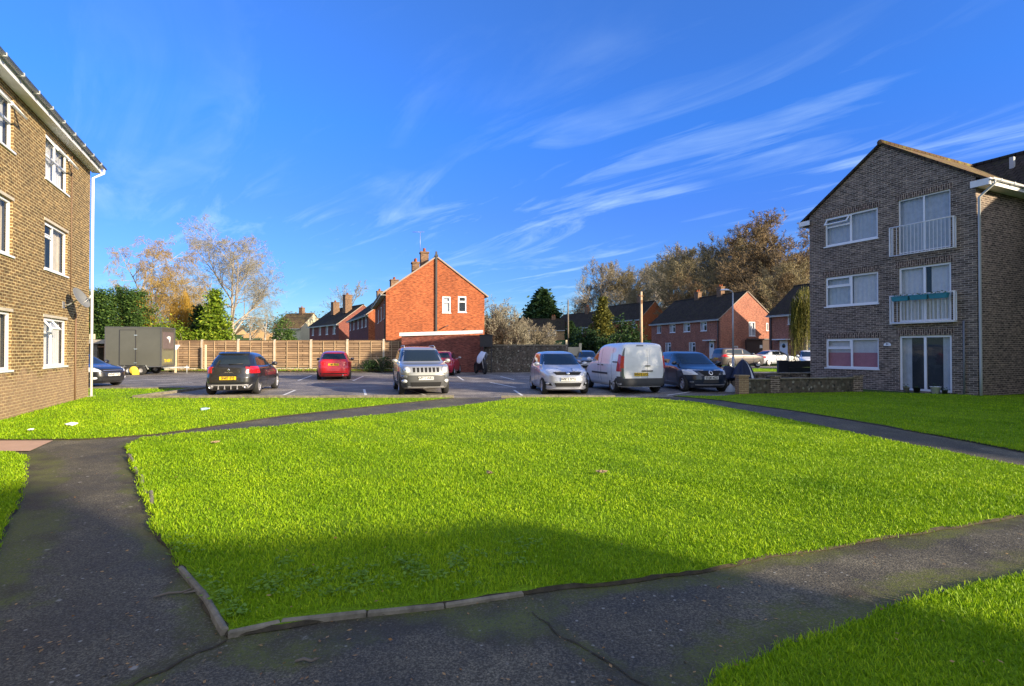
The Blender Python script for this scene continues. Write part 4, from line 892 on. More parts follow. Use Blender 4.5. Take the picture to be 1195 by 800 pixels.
# low flint garden wall with brick piers
lw=thing('garden_wall','low flint garden wall with brick piers along the shaded lawn','wall',(0,0,0))
pA=Vector((8.15,18.85,0)); pB=Vector((9.35,19.05,0)); pC=Vector((12.75,19.75,0))
wallbox('masonry',pA,pB,.50,.20,M['flint'],lw); wallbox('masonry',pB,pC,.50,.20,M['flint'],lw,.52); wallbox('coping',pA,pB,.05,.28,M['kerbstone'],lw,z=.50); wallbox('coping',pB,pC,.05,.28,M['kerbstone'],lw,z=.515)
for p,h,mt in ((pA,.62,'brick_brown'),(pB,.60,'brick_dark'),(pC,.58,'brick_dark')):
    m=MB(); m.box(p.x-.17,p.x+.17,p.y-.17,p.y+.17,0,h); m.box(p.x-.2,p.x+.2,p.y-.2,p.y+.2,h,h+.06); m.build('pier',M[mt],lw)
l2=thing('garden_wall','second low flint wall farther back across the yard, behind the nearer one','wall',(0,0,0)); wallbox('masonry',(8.6,22.6,0),(13.6,23.9,0),.5,.2,M['flint'],l2); wallbox('coping',(8.6,22.6,0),(13.6,23.9,0),.06,.28,M['kerbstone'],l2,z=.5)
# dark low gate panels beside the flats
dg_=thing('yard_gate','low black timber gate with a taller post at the corner of the dark flats','gate',(0,0,0)); 
wallbox('panel',(at(912,28),28,0),(at(950,28.8),28.8,0),.62,.06,M['black_iron'],dg_); m=MB(); xx=at(913,27.9); m.box(xx-.25,xx+.25,27.8,28.0,0,1.0); m.build('post',M['black_iron'],dg_); wallbox('panel',(at(914,28.1),28.1,.62),(at(950,28.9),28.9,.62),.34,.05,M['black_iron'],dg_)
# open shed behind the black car
sh=thing('lean_to_shed','grey roofed open shed with dark doorway beside the horse box style trailer','shed',(at(96,35.5),35.5,0)); sh['label']='grey roofed open shed with dark doorway beside the box trailer'
m=MB(); m.box(0,1.0,0,.12,0,1.95); m.box(2.5,2.62,0,.12,0,1.95); m.box(0,.12,.12,2,0,1.95); m.box(0,2.62,2,2.1,0,1.95); m.build('wall',M['kerbstone'],sh); m=MB(); m.box(-.1,2.9,-.25,2.2,1.96,2.22); m.build('roof',M['concrete'],sh); m=MB(); m.box(1.45,1.52,.0,.1,0,1.95); m.box(1.0,2.5,.02,.1,1.72,1.78); m.build('door_frame',M['rust'],sh)
m=MB(); m.box(.5,.85,-.05,.02,2.25,2.6); m.build('cowl',M['render_cream'],sh)
# street lamp and poles
lp=thing('street_lamp','grey street lamp with pale lantern standing before the semi detached house','street lamp',(at(855.5,33.5),33.5,0),R(180)); H=5.15
m=MB(); m.tube([(0,0,0),(0,0,1.1)],.075,12); m.tube([(0,0,1.1),(0,0,H)],[.055,.04],10); m.build('post',M['galv'],lp)
m=MB(); m.tube([(0,0,H-.05),(.06,0,H+.1),(.25,0,H+.16)],.028,8); m.build('arm',M['galv'],lp)
m=MB(); m.lathe([(.001,.10),(.10,.085),(.15,.03),(.16,0),(.001,-.005)],16); m.v=[(x*2.0+.5,y*1.0,z+H+.15) for x,y,z in m.v]; m.build('lantern',M['upvc'],lp)
tp=thing('telegraph_pole','pale wooden telegraph pole rising behind the white van','telegraph pole',(at(748.5,62),62,gz(15,62))); m=MB(); m.tube([(0,0,0),(0,0,7.9)],[.17,.13],12); m.build('pole',plain('pole_wood',(.50,.36,.22),.85,var=.15),tp)
m=MB(); m.box(-.09,.09,-.28,-.14,6.5,6.9); m.box(-.28,.28,-.18,-.12,7.35,7.42); m.build('crossarm',M['rust'],tp)
tg=thing('telegraph_pole','thin dark telegraph pole beside the tall dark conifer behind the flint wall','telegraph pole',(at(663,90),90,gz(9,90))); m=MB(); m.tube([(0,0,0),(0,0,8.2)],[.16,.11],10); m.build('pole',M['bark'],tg)
m=MB(); m.tube([(-.4,0,7.7),(.4,0,7.7)],.03,6); m.build('crossarm',M['bark'],tg)
for k,(px,Y,y0,y1,lb) in enumerate([(240,36.8,0,1.9,'thin timber post leaning on the fence behind the black hatchback'),(205,36.0,0,1.55,'short post with pale funnel top beside the trailer')]):
    p=thing('marker_post',lb,'post',(at(px,Y),Y,0)); m=MB(); m.box(-.05,.05,-.04,.04,y0,y1); m.build('stake',M['render_cream'],p)
    if k: m=MB(); m.lathe([(.03,1.5),(.26,1.85),(.25,1.87),(.02,1.55)],14); m.build('funnel',M['upvc'],p)
# ------------------------------------------------------------ vehicles
def paint(name,c,metal=0,rough=.35,coat=1):
    m,t,b=nt(name); n=noise(t,1.5,4,.6,geo(t)); r=ramp(t,n.outputs['Fac'],[(.3,tuple(x*.9 for x in c)),(.7,tuple(min(1,x*1.06) for x in c))]); t.links.new(r.outputs['Color'],b.inputs['Base Color'])
    b.inputs['Metallic'].default_value=metal; b.inputs['Roughness'].default_value=rough; b.inputs['Coat Weight'].default_value=coat; b.inputs['Coat Roughness'].default_value=.05; return m
P_={'black':paint('paint_black',(.012,.013,.016)),'red':paint('paint_red',(.55,.012,.018)),'red2':paint('paint_crimson',(.50,.01,.04)),'silver':paint('paint_silver',(.42,.42,.39),.55,.38),'swift':paint('paint_pale_silver',(.52,.54,.60),.35,.35),
    'white':paint('paint_white',(.86,.87,.88)),'navy':paint('paint_navy',(.010,.018,.035)),'bronze':paint('paint_bronze',(.10,.085,.075),.4),'silver2':paint('paint_bright_silver',(.50,.52,.55),.4),'grey':paint('paint_grey',(.16,.17,.18),.3),'charcoal':plain('trim_charcoal',(.07,.072,.075),.65)}
M['tyre']=plain('tyre',(.018,.018,.018),.85); M['alloy']=plain('alloy',(.52,.52,.53),.35,.6); M['steel']=plain('steel_trim',(.45,.45,.46),.4,.4); M['chrome']=plain('chrome',(.7,.7,.7),.15,.9)
M['lamp_red']=paint('lamp_red',(.50,.01,.015),0,.2); M['lamp_clear']=plain('lamp_clear',(.68,.70,.72),.12,.1,coat=1); M['lamp_dark']=plain('lamp_dark',(.12,.13,.14),.1,coat=1)
M['plate_y']=plain('plate_yellow',(.80,.52,.01),.5,var=.03); M['plate_w']=plain('plate_white',(.78,.78,.74),.5,var=.03); M['under']=plain('underbody',(.012,.012,.013),.9); M['hub']=plain('hub_dark',(.05,.05,.055),.6)
class Shape:
    def __init__(s,keys):
        s.k=np.array(keys,float)
    def at(s,z):
        o=np.zeros(5)
        for d in (-.014,-.007,0,.007,.014):
            zz=np.clip(z+d,s.k[0,0],s.k[-1,0]); o+=np.array([np.interp(zz,s.k[:,0],s.k[:,i]) for i in range(1,6)])
        return o/5
    def pt(s,th,z):
        xr,xf,w,nf,nr=s.at(z); xc=(xr+xf)/2; L=(xf-xr)/2; c,d=math.cos(th),math.sin(th); n=nf if c>=0 else nr
        return Vector((xc+L*math.copysign(abs(c)**(2/n),c),w*math.copysign(abs(d)**(2/n),d),z))
    def side(s,x,z,sg):
        xr,xf,w,nf,nr=s.at(z); xc=(xr+xf)/2; L=(xf-xr)/2; n=nf if x>=xc else nr; u=min(.9995,abs((x-xc)/L)); return Vector((x,sg*w*(1-u**n)**(1/n),z))
    def endn(s,u,z,e):
        return s.end(u*s.at(z)[2],z,e)
    def sider(s,dx,z,sg):
        a=s.at(z); return s.side(a[0]+dx if dx>=0 else a[1]+dx,z,sg)
    def end(s,y,z,e):
        xr,xf,w,nf,nr=s.at(z); xc=(xr+xf)/2; L=(xf-xr)/2; n=nf if e>0 else nr; u=min(.9995,abs(y)/w); return Vector((xc+e*L*(1-u**n)**(1/n),y,z))
def patch(fn,corners,nu=8,nv=5,off=.006,out=None,mi=0,m=None,rim=.02):
    "conforming patch: fn(a,b)->point; corners in (a,b) space, 4 of them"
    m=m or MB(); c=[Vector(x) for x in corners]; P=[];Nn=[]
    for j in range(nv+1):
        for i in range(nu+1):
            u,v=i/nu,j/nv; q=(c[0]*(1-u)+c[1]*u)*(1-v)+(c[3]*(1-u)+c[2]*u)*v
            p=fn(q.x,q.y); e=.006; n=(fn(q.x+e,q.y)-p).cross(fn(q.x,q.y+e)-p)
            if n.length<1e-9: n=Vector((1,0,0))
            n.normalize()
            if out is not None and n.dot(out)<0: n=-n
            P.append(p+n*off); Nn.append(n)
    W=nu+1; fs=[(j*W+i,j*W+i+1,(j+1)*W+i+1,(j+1)*W+i) for j in range(nv) for i in range(nu)]
    a=P[fs[0][1]]-P[fs[0][0]]; b=P[fs[0][3]]-P[fs[0][0]]; mid=len(fs)//2; f=fs[mid]
    if (P[f[1]]-P[f[0]]).cross(P[f[3]]-P[f[0]]).dot(Nn[f[0]])<0: fs=[q[::-1] for q in fs]
    m.add(P,fs,mi,True)
    bd=[i for i in range(W)]+[j*W+nu for j in range(1,nv+1)]+[nv*W+i for i in range(nu-1,-1,-1)]+[j*W for j in range(nv-1,0,-1)]
    vs=[P[i] for i in bd]+[P[i]-Nn[i]*rim for i in bd]; n=len(bd); m.add(vs,[(i,(i+1)%n,(i+1)%n+n,i+n) for i in range(n)],mi); return m
def disc(fn,a,b,ra,rb,off=.01,out=None,mi=0,m=None,n=20,dome=0,r0=0,t0=0,t1=360):
    m=m or MB(); P=[]; rings=[(r0,0),(.5+r0/2,.5),(1,1)] if r0 else [(.02,0),(.6,.6),(1,1)]
    k=n if t1-t0<360 else n-1
    def pp(x,y,o):
        p=fn(x,y); e=.006; q=(fn(x+e,y)-p).cross(fn(x,y+e)-p); q.normalize()
        if out is not None and q.dot(out)<0: q=-q
        return p+q*o
    for rr,dd in rings:
        for i in range(n+ (1 if t1-t0<360 else 0)):
            t=R(t0+(t1-t0)*i/n); P.append(pp(a+ra*rr*math.cos(t),b+rb*rr*math.sin(t),off+dome*(1-rr*rr)))
    W=n+(1 if t1-t0<360 else 0)
    for i in range(W): t=R(t0+(t1-t0)*i/n); P.append(pp(a+ra*math.cos(t),b+rb*math.sin(t),-.02))
    fs=[]
    for j in range(3):
        for i in range(n): fs.append((j*W+i,j*W+(i+1)%W,(j+1)*W+(i+1)%W,(j+1)*W+i))
    if not r0: fs.append(tuple(range(W)))
    m.add(P,fs,mi,True); return m
def vehicle(name,label,cat,pos,head,keys,col,ax,wr,side_win,ws,rw,group=None,spokes=5,rim='alloy',plate=None,front=None,rear=None,clad=None,doors=(),handle=(),mirror=None,extra=None,roofc=None,tw=.2):
    hx,hy=head; root=thing(name,label,cat,(pos[0],pos[1],gz(*pos)),math.atan2(hy,hx),group); S=Shape(keys); z0,z1=keys[0][0],keys[-1][0]
    NT=72; zs=np.unique(np.concatenate([np.linspace(z0,z1,44),[k[0] for k in keys]])); V=[];Fq=[]
    for z in zs:
        for i in range(NT): V.append(tuple(S.pt(2*math.pi*(i+.5)/NT,z)))
    for j in range(len(zs)-1):
        for i in range(NT): a=j*NT+i;b=j*NT+(i+1)%NT; Fq.append((a,b,b+NT,a+NT))
    m=MB(); m.add(V,Fq,0,True); m.add(V[:NT],[tuple(range(NT-1,-1,-1))],1)
    xr,xf,w,_,_=S.at(z1); top=V[-NT:]; c=[((xr+xf)/2+(p[0]-(xr+xf)/2)*.5,p[1]*.5,z1+.008) for p in top]
    m.add(top+c,[(i,(i+1)%NT,(i+1)%NT+NT,i+NT) for i in range(NT)]+[tuple(range(NT,2*NT))],0,True)
    body=m.build('body',[col,M['under']],root)
    # wheel arches
    cm=MB(); wm=max(k[3] for k in keys)
    for x in ax:
        for sg in (-1,1):
            n=28; rr=wr+.055; y0,y1=(wm-.30)*sg,(wm+.2)*sg
            vs=[(x+rr*math.cos(2*math.pi*i/n),y,wr+.01+rr*math.sin(2*math.pi*i/n)) for y in (min(y0,y1),max(y0,y1)) for i in range(n)]
            cm.add(vs,[(i,i+n,(i+1)%n+n,(i+1)%n) for i in range(n)]+[tuple(range(n)),tuple(range(2*n-1,n-1,-1))],1)
    cu=cm.build('arch_cutter',[col,M['under']],None)
    bo=body.modifiers.new('b','BOOLEAN'); bo.operation='DIFFERENCE'; bo.object=cu; bo.solver='EXACT'
    bpy.context.view_layer.update(); dg=bpy.context.evaluated_depsgraph_get(); me=bpy.data.meshes.new_from_object(body.evaluated_get(dg)); body.modifiers.clear(); body.data=me; bpy.data.objects.remove(cu)
    # wheels
    for x in ax:
        for sg in (-1,1):
            yo=wm-.025; m=MB(); pr=[(wr*.62,-tw/2),(wr*.93,-tw/2),(wr,-tw/2+.03),(wr,tw/2-.03),(wr*.93,tw/2),(wr*.66,tw/2-.005),(wr*.62,tw/2-.03)]
            m.lathe([(a,b*sg) for a,b in pr],28,'y'); m.lathe([(.001,-tw*.2*sg),(wr*.63,-tw*.2*sg)],24,'y'); wh=m.build('wheel',M['tyre'],root); wh.location=(x,sg*(yo-tw/2),wr)
            m=MB(); o=sg*(tw/2-.018); m.lathe([(wr*.64,o+.006*sg),(wr*.60,o+.012*sg),(wr*.55,o-.02*sg),(wr*.52,o-.07*sg)],28,'y')
            if rim=='steel':
                m.lathe([(.001,o-.0*sg),(wr*.16,o),(wr*.2,o-.03*sg),(wr*.5,o-.02*sg),(wr*.55,o-.03*sg)],28,'y')
                for k in range(10): t=2*math.pi*k/10; m.tube([(wr*.4*math.cos(t),o-.028*sg,wr*.4*math.sin(t)),(wr*.4*math.cos(t),o-.015*sg,wr*.4*math.sin(t))],wr*.05,6)
            else:
                m.lathe([(.001,o+.003*sg),(wr*.13,o),(wr*.15,o-.05*sg)],18,'y')
                for k in range(spokes):
                    t=2*math.pi*(k+.3)/spokes; u=Vector((math.cos(t),0,math.sin(t))); q=Vector((-math.sin(t),0,math.cos(t))); a=wr*.10; b=wr*.59; h1,h2=wr*.085,wr*(.075 if spokes>6 else .11)
                    vs=[u*a-q*h1+Vector((0,o,0)),u*a+q*h1+Vector((0,o,0)),u*b+q*h2+Vector((0,o-.004*sg,0)),u*b-q*h2+Vector((0,o-.004*sg,0))]; vs+=[v-Vector((0,.05*sg,0)) for v in vs]
                    m.add(vs,[(0,1,2,3),(4,7,6,5),(0,4,5,1),(1,5,6,2),(2,6,7,3),(3,7,4,0)])
            m.build('rim',M[rim if rim!='steel' else 'steel'],wh)
    F_=lambda y,z: S.end(y,z,1); B_=lambda y,z: S.end(y,z,-1)
    sd=lambda sg:(lambda x,z: S.side(x,z,sg))
    X=Vector((1,0,0)); Y=Vector((0,1,0))
    patch(F_,ws,14,6,.006,X).build('windscreen',M['car_glass'],root)
    if rw: patch(B_,rw,12,5,.006,-X).build('rear_window',M['car_glass'],root)
    for sg in (-1,1):
        for q in side_win: patch(sd(sg),q,8,5,.006,Y*sg).build('side_window',M['car_glass'],root)
        for (x,za,zb) in doors:
            patch(sd(sg),[(x,za),(x+.013,za),(x+.013,zb),(x,zb)],1,10,.0025,Y*sg).build('door_seam',M['under'],root)
        for (x,z) in handle: patch(sd(sg),[(x,z),(x+.18,z),(x+.18,z+.035),(x,z+.035)],3,1,.028,Y*sg,rim=.03).build('door_handle',col if cat!='van' else P_['charcoal'],root)
        if mirror:
            x,z,cc=mirror; y=S.side(x,z,sg).y; m=MB(); m.lathe([(.001,-.09),(.07,-.075),(.10,-.02),(.095,.03),(.001,.035)],14,'x'); m.v=[(x+a*.9,y+sg*.17+b*1.05,z+.04+c*.78) for a,b,c in m.v]; m.tube([(x,y-sg*.03,z-.02),(x,y+sg*.1,z+.01)],.03,6); m.build('door_mirror',cc,root)
        if clad:
            for x in ax: disc(sd(sg),x,wr+.01,wr+.125,wr+.125,.014,Y*sg,n=18,r0=(wr+.05)/(wr+.125),t0=-12,t1=192).build('arch_trim',clad,root)
    if plate:
        for e,mt in ((1,'plate_w'),(-1,'plate_y')):
            if plate[e] is None: continue
            zc,txt=plate[e]; px=S.end(0,zc,e).x+e*.02; m=MB(); m.box(px-.012,px+.012,-.26,.26,zc-.056,zc+.056); p=m.build('number_plate',M[mt],root)
            T=Matrix(((0,0,e,px+e*.0135),(e,0,0,0),(0,1,0,zc-.002),(0,0,0,1))); text_mesh('registration',txt,.115,M['black_iron'],p,T,.001,.92)
    ctx=dict(S=S,root=root,F=F_,B=B_,sd=sd,X=X,Y=Y,col=col)
    if front: front(ctx)
    if rear: rear(ctx)
    if extra: extra(ctx)
    return root
def lights(c,fn,qs,name,mat,out,off=.012,mirror=True,nu=6,nv=4):
    for q in qs:
        for sg in ((1,-1) if mirror else (1,)):
            patch(fn,[(a*sg,b) for a,b in q],nu,nv,off,out).build(name,M[mat] if isinstance(mat,str) else mat,c['root'])
def slights(c,q,name,mat,off=.012):
    for sg in (1,-1): patch(c['sd'](sg),q,6,4,off,c['Y']*sg).build(name,M[mat] if isinstance(mat,str) else mat,c['root'])
# --- black hatchback, rear to us
def clio_rear(c):
    lights(c,lambda u,z:c['S'].endn(u,z,-1),[[(.77,.76),(.975,.75),(.975,.98),(.80,.99)]],'tail_light','lamp_red',-c['X'],.016); [patch(lambda dx,z,sg=sg:c['S'].sider(dx,z,sg),[(.04,.77),(.16,.80),(.16,.95),(.04,.98)],4,3,.012,c['Y']*sg).build('tail_light',M['lamp_red'],c['root']) for sg in (1,-1)]
    lights(c,c['B'],[[(-.62,.25),(.62,.25),(.72,.38),(-.72,.38)]],'diffuser',M['alloy'],-c['X'],.01,False,12,3)
    lights(c,c['B'],[[(-.5,.23),(.5,.23),(.44,.34),(-.44,.34)]],'diffuser_panel',M['under'],-c['X'],.018,False,12,3)
    for y in (-.3,-.1,.1,.3): m=MB(); x=c['S'].end(y,.3,-1).x; m.add([(x-.06,y-.012,.22),(x-.02,y-.012,.36),(x+.1,y-.012,.22),(x-.06,y+.012,.22),(x-.02,y+.012,.36),(x+.1,y+.012,.22)],[(0,1,2),(5,4,3),(0,3,4,1),(1,4,5,2),(2,5,3,0)]); m.build('diffuser_fin',M['alloy'],c['root'])
    for y in (-.56,.56): m=MB(); x=c['S'].end(y,.3,-1).x; m.lathe([(.035,0),(.055,0),(.058,-.14),(.045,-.145),(.04,-.05),(.001,-.05)],18,'x',c=(x+.08,y,.30)); m.build('exhaust_tip',M['chrome'],c['root'])
    m=MB(); x=c['S'].end(0,.86,-1).x-.012; m.add([(x,0,.82),(x,.05,.875),(x,0,.93),(x,-.05,.875),(x-.008,0,.85),(x-.008,.022,.875),(x-.008,0,.90),(x-.008,-.022,.875)],[(0,1,5,4),(1,2,6,5),(2,3,7,6),(3,0,4,7)]); m.build('badge',M['chrome'],c['root'])
    T=Matrix(((0,0,-1,x),(-1,0,0,0),(0,1,0,.775),(0,0,0,1))); text_mesh('model_lettering','CLIO',.075,M['chrome'],c['root'],T,.002,1.5)
    m=MB(); x=c['S'].end(0,1.39,-1).x; m.tube([(c['S'].end(.3,1.06,-1).x-.02,.02,1.07),(c['S'].end(.3,1.1,-1).x-.02,-.42,1.09)],.012,6); m.build('wiper',M['black_iron'],c['root'])
    patch(c['B'],[(-.5,1.40),(.5,1.40),(.46,1.445),(-.46,1.445)],10,2,.05,-c['X'],rim=.07).build('spoiler',c['col'],c['root'])
kh=[(.17,-1.80,1.82,.77,5,6),(.26,-1.97,1.95,.82,4.5,5),(.45,-2.01,1.99,.855,4.2,5),(.62,-2.0,1.97,.865,4.2,5),(.74,-1.95,1.90,.86,4.5,5),(.84,-1.93,1.66,.85,4.5,5),(.91,-1.92,1.25,.84,5,5),(.95,-1.91,1.08,.82,5,5),(1.02,-1.87,.90,.77,4.2,4.2),(1.25,-1.68,.45,.675,4.2,4),(1.40,-1.48,.10,.59,4,3.8),(1.455,-1.30,-.18,.50,4,3.8),(1.485,-1.0,-.45,.36,4,4)]
SW=[[(.72,1.0),(-.32,1.0),(-.22,1.36),(.12,1.36)],[(-.40,1.0),(-1.12,1.02),(-.98,1.33),(-.30,1.36)],[(-1.18,1.03),(-1.52,1.08),(-1.32,1.26),(-1.05,1.32)]]
WS=[(-.74,.99),(.74,.99),(.58,1.38),(-.58,1.38)]; RW=[(-.62,1.07),(.62,1.07),(.47,1.36),(-.47,1.36)]
def nose_plain(c): pass
def hatch_front(c):
    lights(c,c['F'],[[(.52,.66),(.82,.62),(.80,.80),(.58,.76)]],'headlight','lamp_clear',c['X'],.012); lights(c,c['F'],[[(-.48,.66),(.48,.66),(.46,.74),(-.46,.74)],[(-.5,.24),(.5,.24),(.55,.40),(-.55,.40)]],'grille','under',c['X'],.006,False,12,3)
vehicle('parked_car','black hatchback parked with its rear and yellow number plate to the lawn','car',(-10.1,20.15),(-.19,.98),kh,P_['black'],(-1.28,1.30),.315,SW,WS,RW,spokes=9,plate={1:None,-1:(.60,'SN07 EYJ')},rear=clio_rear,front=hatch_front,doors=[(-.36,.3,1.0),(.80,.3,.95)],handle=[(-.25,.86)],mirror=(.62,1.0,P_['black']))
# --- silver boxy SUV, front to us
ks=[(.24,-1.95,1.95,.80,6,7),(.34,-2.07,2.06,.86,5,6),(.55,-2.11,2.10,.885,5,6),(.80,-2.10,2.07,.895,5.5,6),(.98,-2.07,1.96,.885,6,6),(1.05,-2.05,1.72,.88,6,6),(1.10,-2.04,1.10,.86,6,6),(1.14,-2.03,.98,.83,6,6),(1.20,-2.02,.90,.80,6,6),(1.52,-1.93,.35,.70,6,6),(1.62,-1.86,.12,.66,6,6),(1.66,-1.75,-.05,.58,6,6),(1.685,-1.5,-.3,.42,5,5)]
def jeep_front(c):
    F_,X=c['F'],c['X']
    patch(F_,[(-.80,.77),(.80,.77),(.80,.985),(-.80,.985)],16,4,.012,X).build('grille_panel',P_['silver'],c['root'])
    for k in range(7):
        y=-.405+.135*k; patch(F_,[(y-.040,.80),(y+.040,.80),(y+.045,.955),(y-.045,.955)],2,3,.018,X,rim=.01).build('grille_slot',M['under'],c['root'])
    for sg in (-1,1):
        h=disc(F_,.655*sg,.875,.105,.105,.024,X,dome=.03); h=h.build('headlight',M['lamp_clear'],c['root']); disc(F_,.655*sg,.875,.125,.125,.028,X,r0=.84).build('bezel',M['steel'],h)
        disc(F_,.70*sg,.50,.075,.06,.05,X,dome=.02).build('fog_light',M['lamp_clear'],c['root'])
        disc(F_,.72*sg,.655,.10,.055,.03,X,dome=.01).build('indicator',M['lamp_dark'],c['root'])
    patch(F_,[(-.86,.30),(.86,.30),(.87,.70),(-.87,.70)],18,5,.02,X).build('front_bumper',P_['charcoal'],c['root'])
    patch(F_,[(-.48,.33),(.48,.33),(.52,.47),(-.52,.47)],12,3,.03,X).build('lower_grille',M['under'],c['root'])
    patch(F_,[(-.6,.29),(.6,.29),(.6,.33),(-.6,.33)],12,1,.035,X).build('skid_plate',M['steel'],c['root'])
    for sg in (-1,1): patch(c['sd'](sg),[(-2.0,.26),(1.95,.26),(1.95,.42),(-2.0,.42)],20,2,.008,c['Y']*sg).build('sill_trim',P_['charcoal'],c['root'])
    for sg in (-1,1): m=MB(); m.tube([(-1.6,.55*sg,1.66),(-1.45,.56*sg,1.72),(-.2,.56*sg,1.73),(.1,.57*sg,1.655)],.018,6); m.build('roof_rail',M['steel'],c['root'])
vehicle('parked_car','silver boxy four wheel drive car with slotted grille facing the lawn','car',(-3.52,20.2),(.28,-.96),ks,P_['silver'],(-1.27,1.28),.345,
  [[(.72,1.17),(-.12,1.17),(-.1,1.55),(.30,1.55)],[(-.2,1.17),(-1.05,1.19),(-1.0,1.54),(-.18,1.55)],[(-1.13,1.22),(-1.7,1.28),(-1.6,1.52),(-1.08,1.53)]],[(-.76,1.16),(.76,1.16),(.64,1.56),(-.64,1.56)],[(-.7,1.2),(.7,1.2),(.6,1.5),(-.6,1.5)],
  spokes=5,plate={1:(.60,'WP65 WKO'),-1:(.8,'WP65 WKO')},front=jeep_front,clad=P_['charcoal'],doors=[(-.17,.35,1.16),(.74,.35,1.1),(-1.1,.6,1.16)],handle=[(-.08,.98),(-1.0,.98)],mirror=(.74,1.13,P_['silver']))
# --- pale silver small hatchback, front to us
def swift_front(c):
    F_,X=c['F'],c['X']
    for sg in (-1,1):
        patch(F_,[(.50*sg,.66),(.80*sg,.70),(.79*sg,.90),(.66*sg,.84)],8,5,.014,X).build('headlight',M['lamp_clear'],c['root']); patch(c['sd'](sg),[(1.35,.86),(1.68,.70),(1.70,.84),(1.30,.93)],6,4,.01,c['Y']*sg).build('headlight',M['lamp_clear'],c['root'])
        patch(F_,[(.54*sg,.33),(.76*sg,.34),(.78*sg,.47),(.60*sg,.42)],6,4,.012,X).build('fog_recess',M['under'],c['root']); disc(F_,.67*sg,.40,.045,.035,.03,X).build('fog_light',M['lamp_clear'],c['root'])
    patch(F_,[(-.40,.70),(.40,.70),(.50,.79),(-.50,.79)],12,3,.012,X).build('grille',M['under'],c['root']); disc(F_,0,.745,.06,.045,.03,X,dome=.01).build('badge',M['chrome'],c['root'])
    patch(F_,[(-.42,.30),(.42,.30),(.48,.43),(-.48,.43)],12,3,.012,X).build('lower_grille',M['under'],c['root'])
    patch(F_,[(-.7,.225),(.7,.225),(.7,.25),(-.7,.25)],14,1,.03,X).build('splitter',c['col'],c['root'])
kw=[(.17,-1.74,1.74,.77,5,6),(.28,-1.90,1.88,.82,4,5),(.48,-1.92,1.92,.845,3.8,5),(.66,-1.90,1.90,.85,3.8,5),(.78,-1.87,1.80,.85,4,5),(.86,-1.85,1.55,.845,4.5,5),(.93,-1.83,1.22,.83,5,5),(.99,-1.82,1.05,.80,5,5),(1.05,-1.80,.92,.77,5,5),(1.30,-1.68,.45,.68,5,5),(1.43,-1.55,.18,.62,5,5),(1.48,-1.40,-.05,.54,5,5),(1.51,-1.1,-.35,.38,4,4)]
vehicle('parked_car','pale silver small hatchback facing the lawn, beside the white van','car',(1.72,20.25),(.12,-.993),kw,P_['swift'],(-1.2,1.21),.30,
  [[(.74,1.04),(-.10,1.04),(-.08,1.40),(.28,1.40)],[(-.18,1.04),(-.95,1.06),(-.85,1.38),(-.15,1.40)]],[(-.72,1.03),(.72,1.03),(.60,1.41),(-.60,1.41)],[(-.62,1.06),(.62,1.06),(.5,1.38),(-.5,1.38)],
  spokes=7,plate={1:(.555,'WR61 XYU'),-1:(.7,'WR61 XYU')},front=swift_front,doors=[(-.14,.3,1.04),(.78,.3,1.0)],handle=[(-.05,.86),(-.9,.88)],mirror=(.70,1.02,P_['swift']))
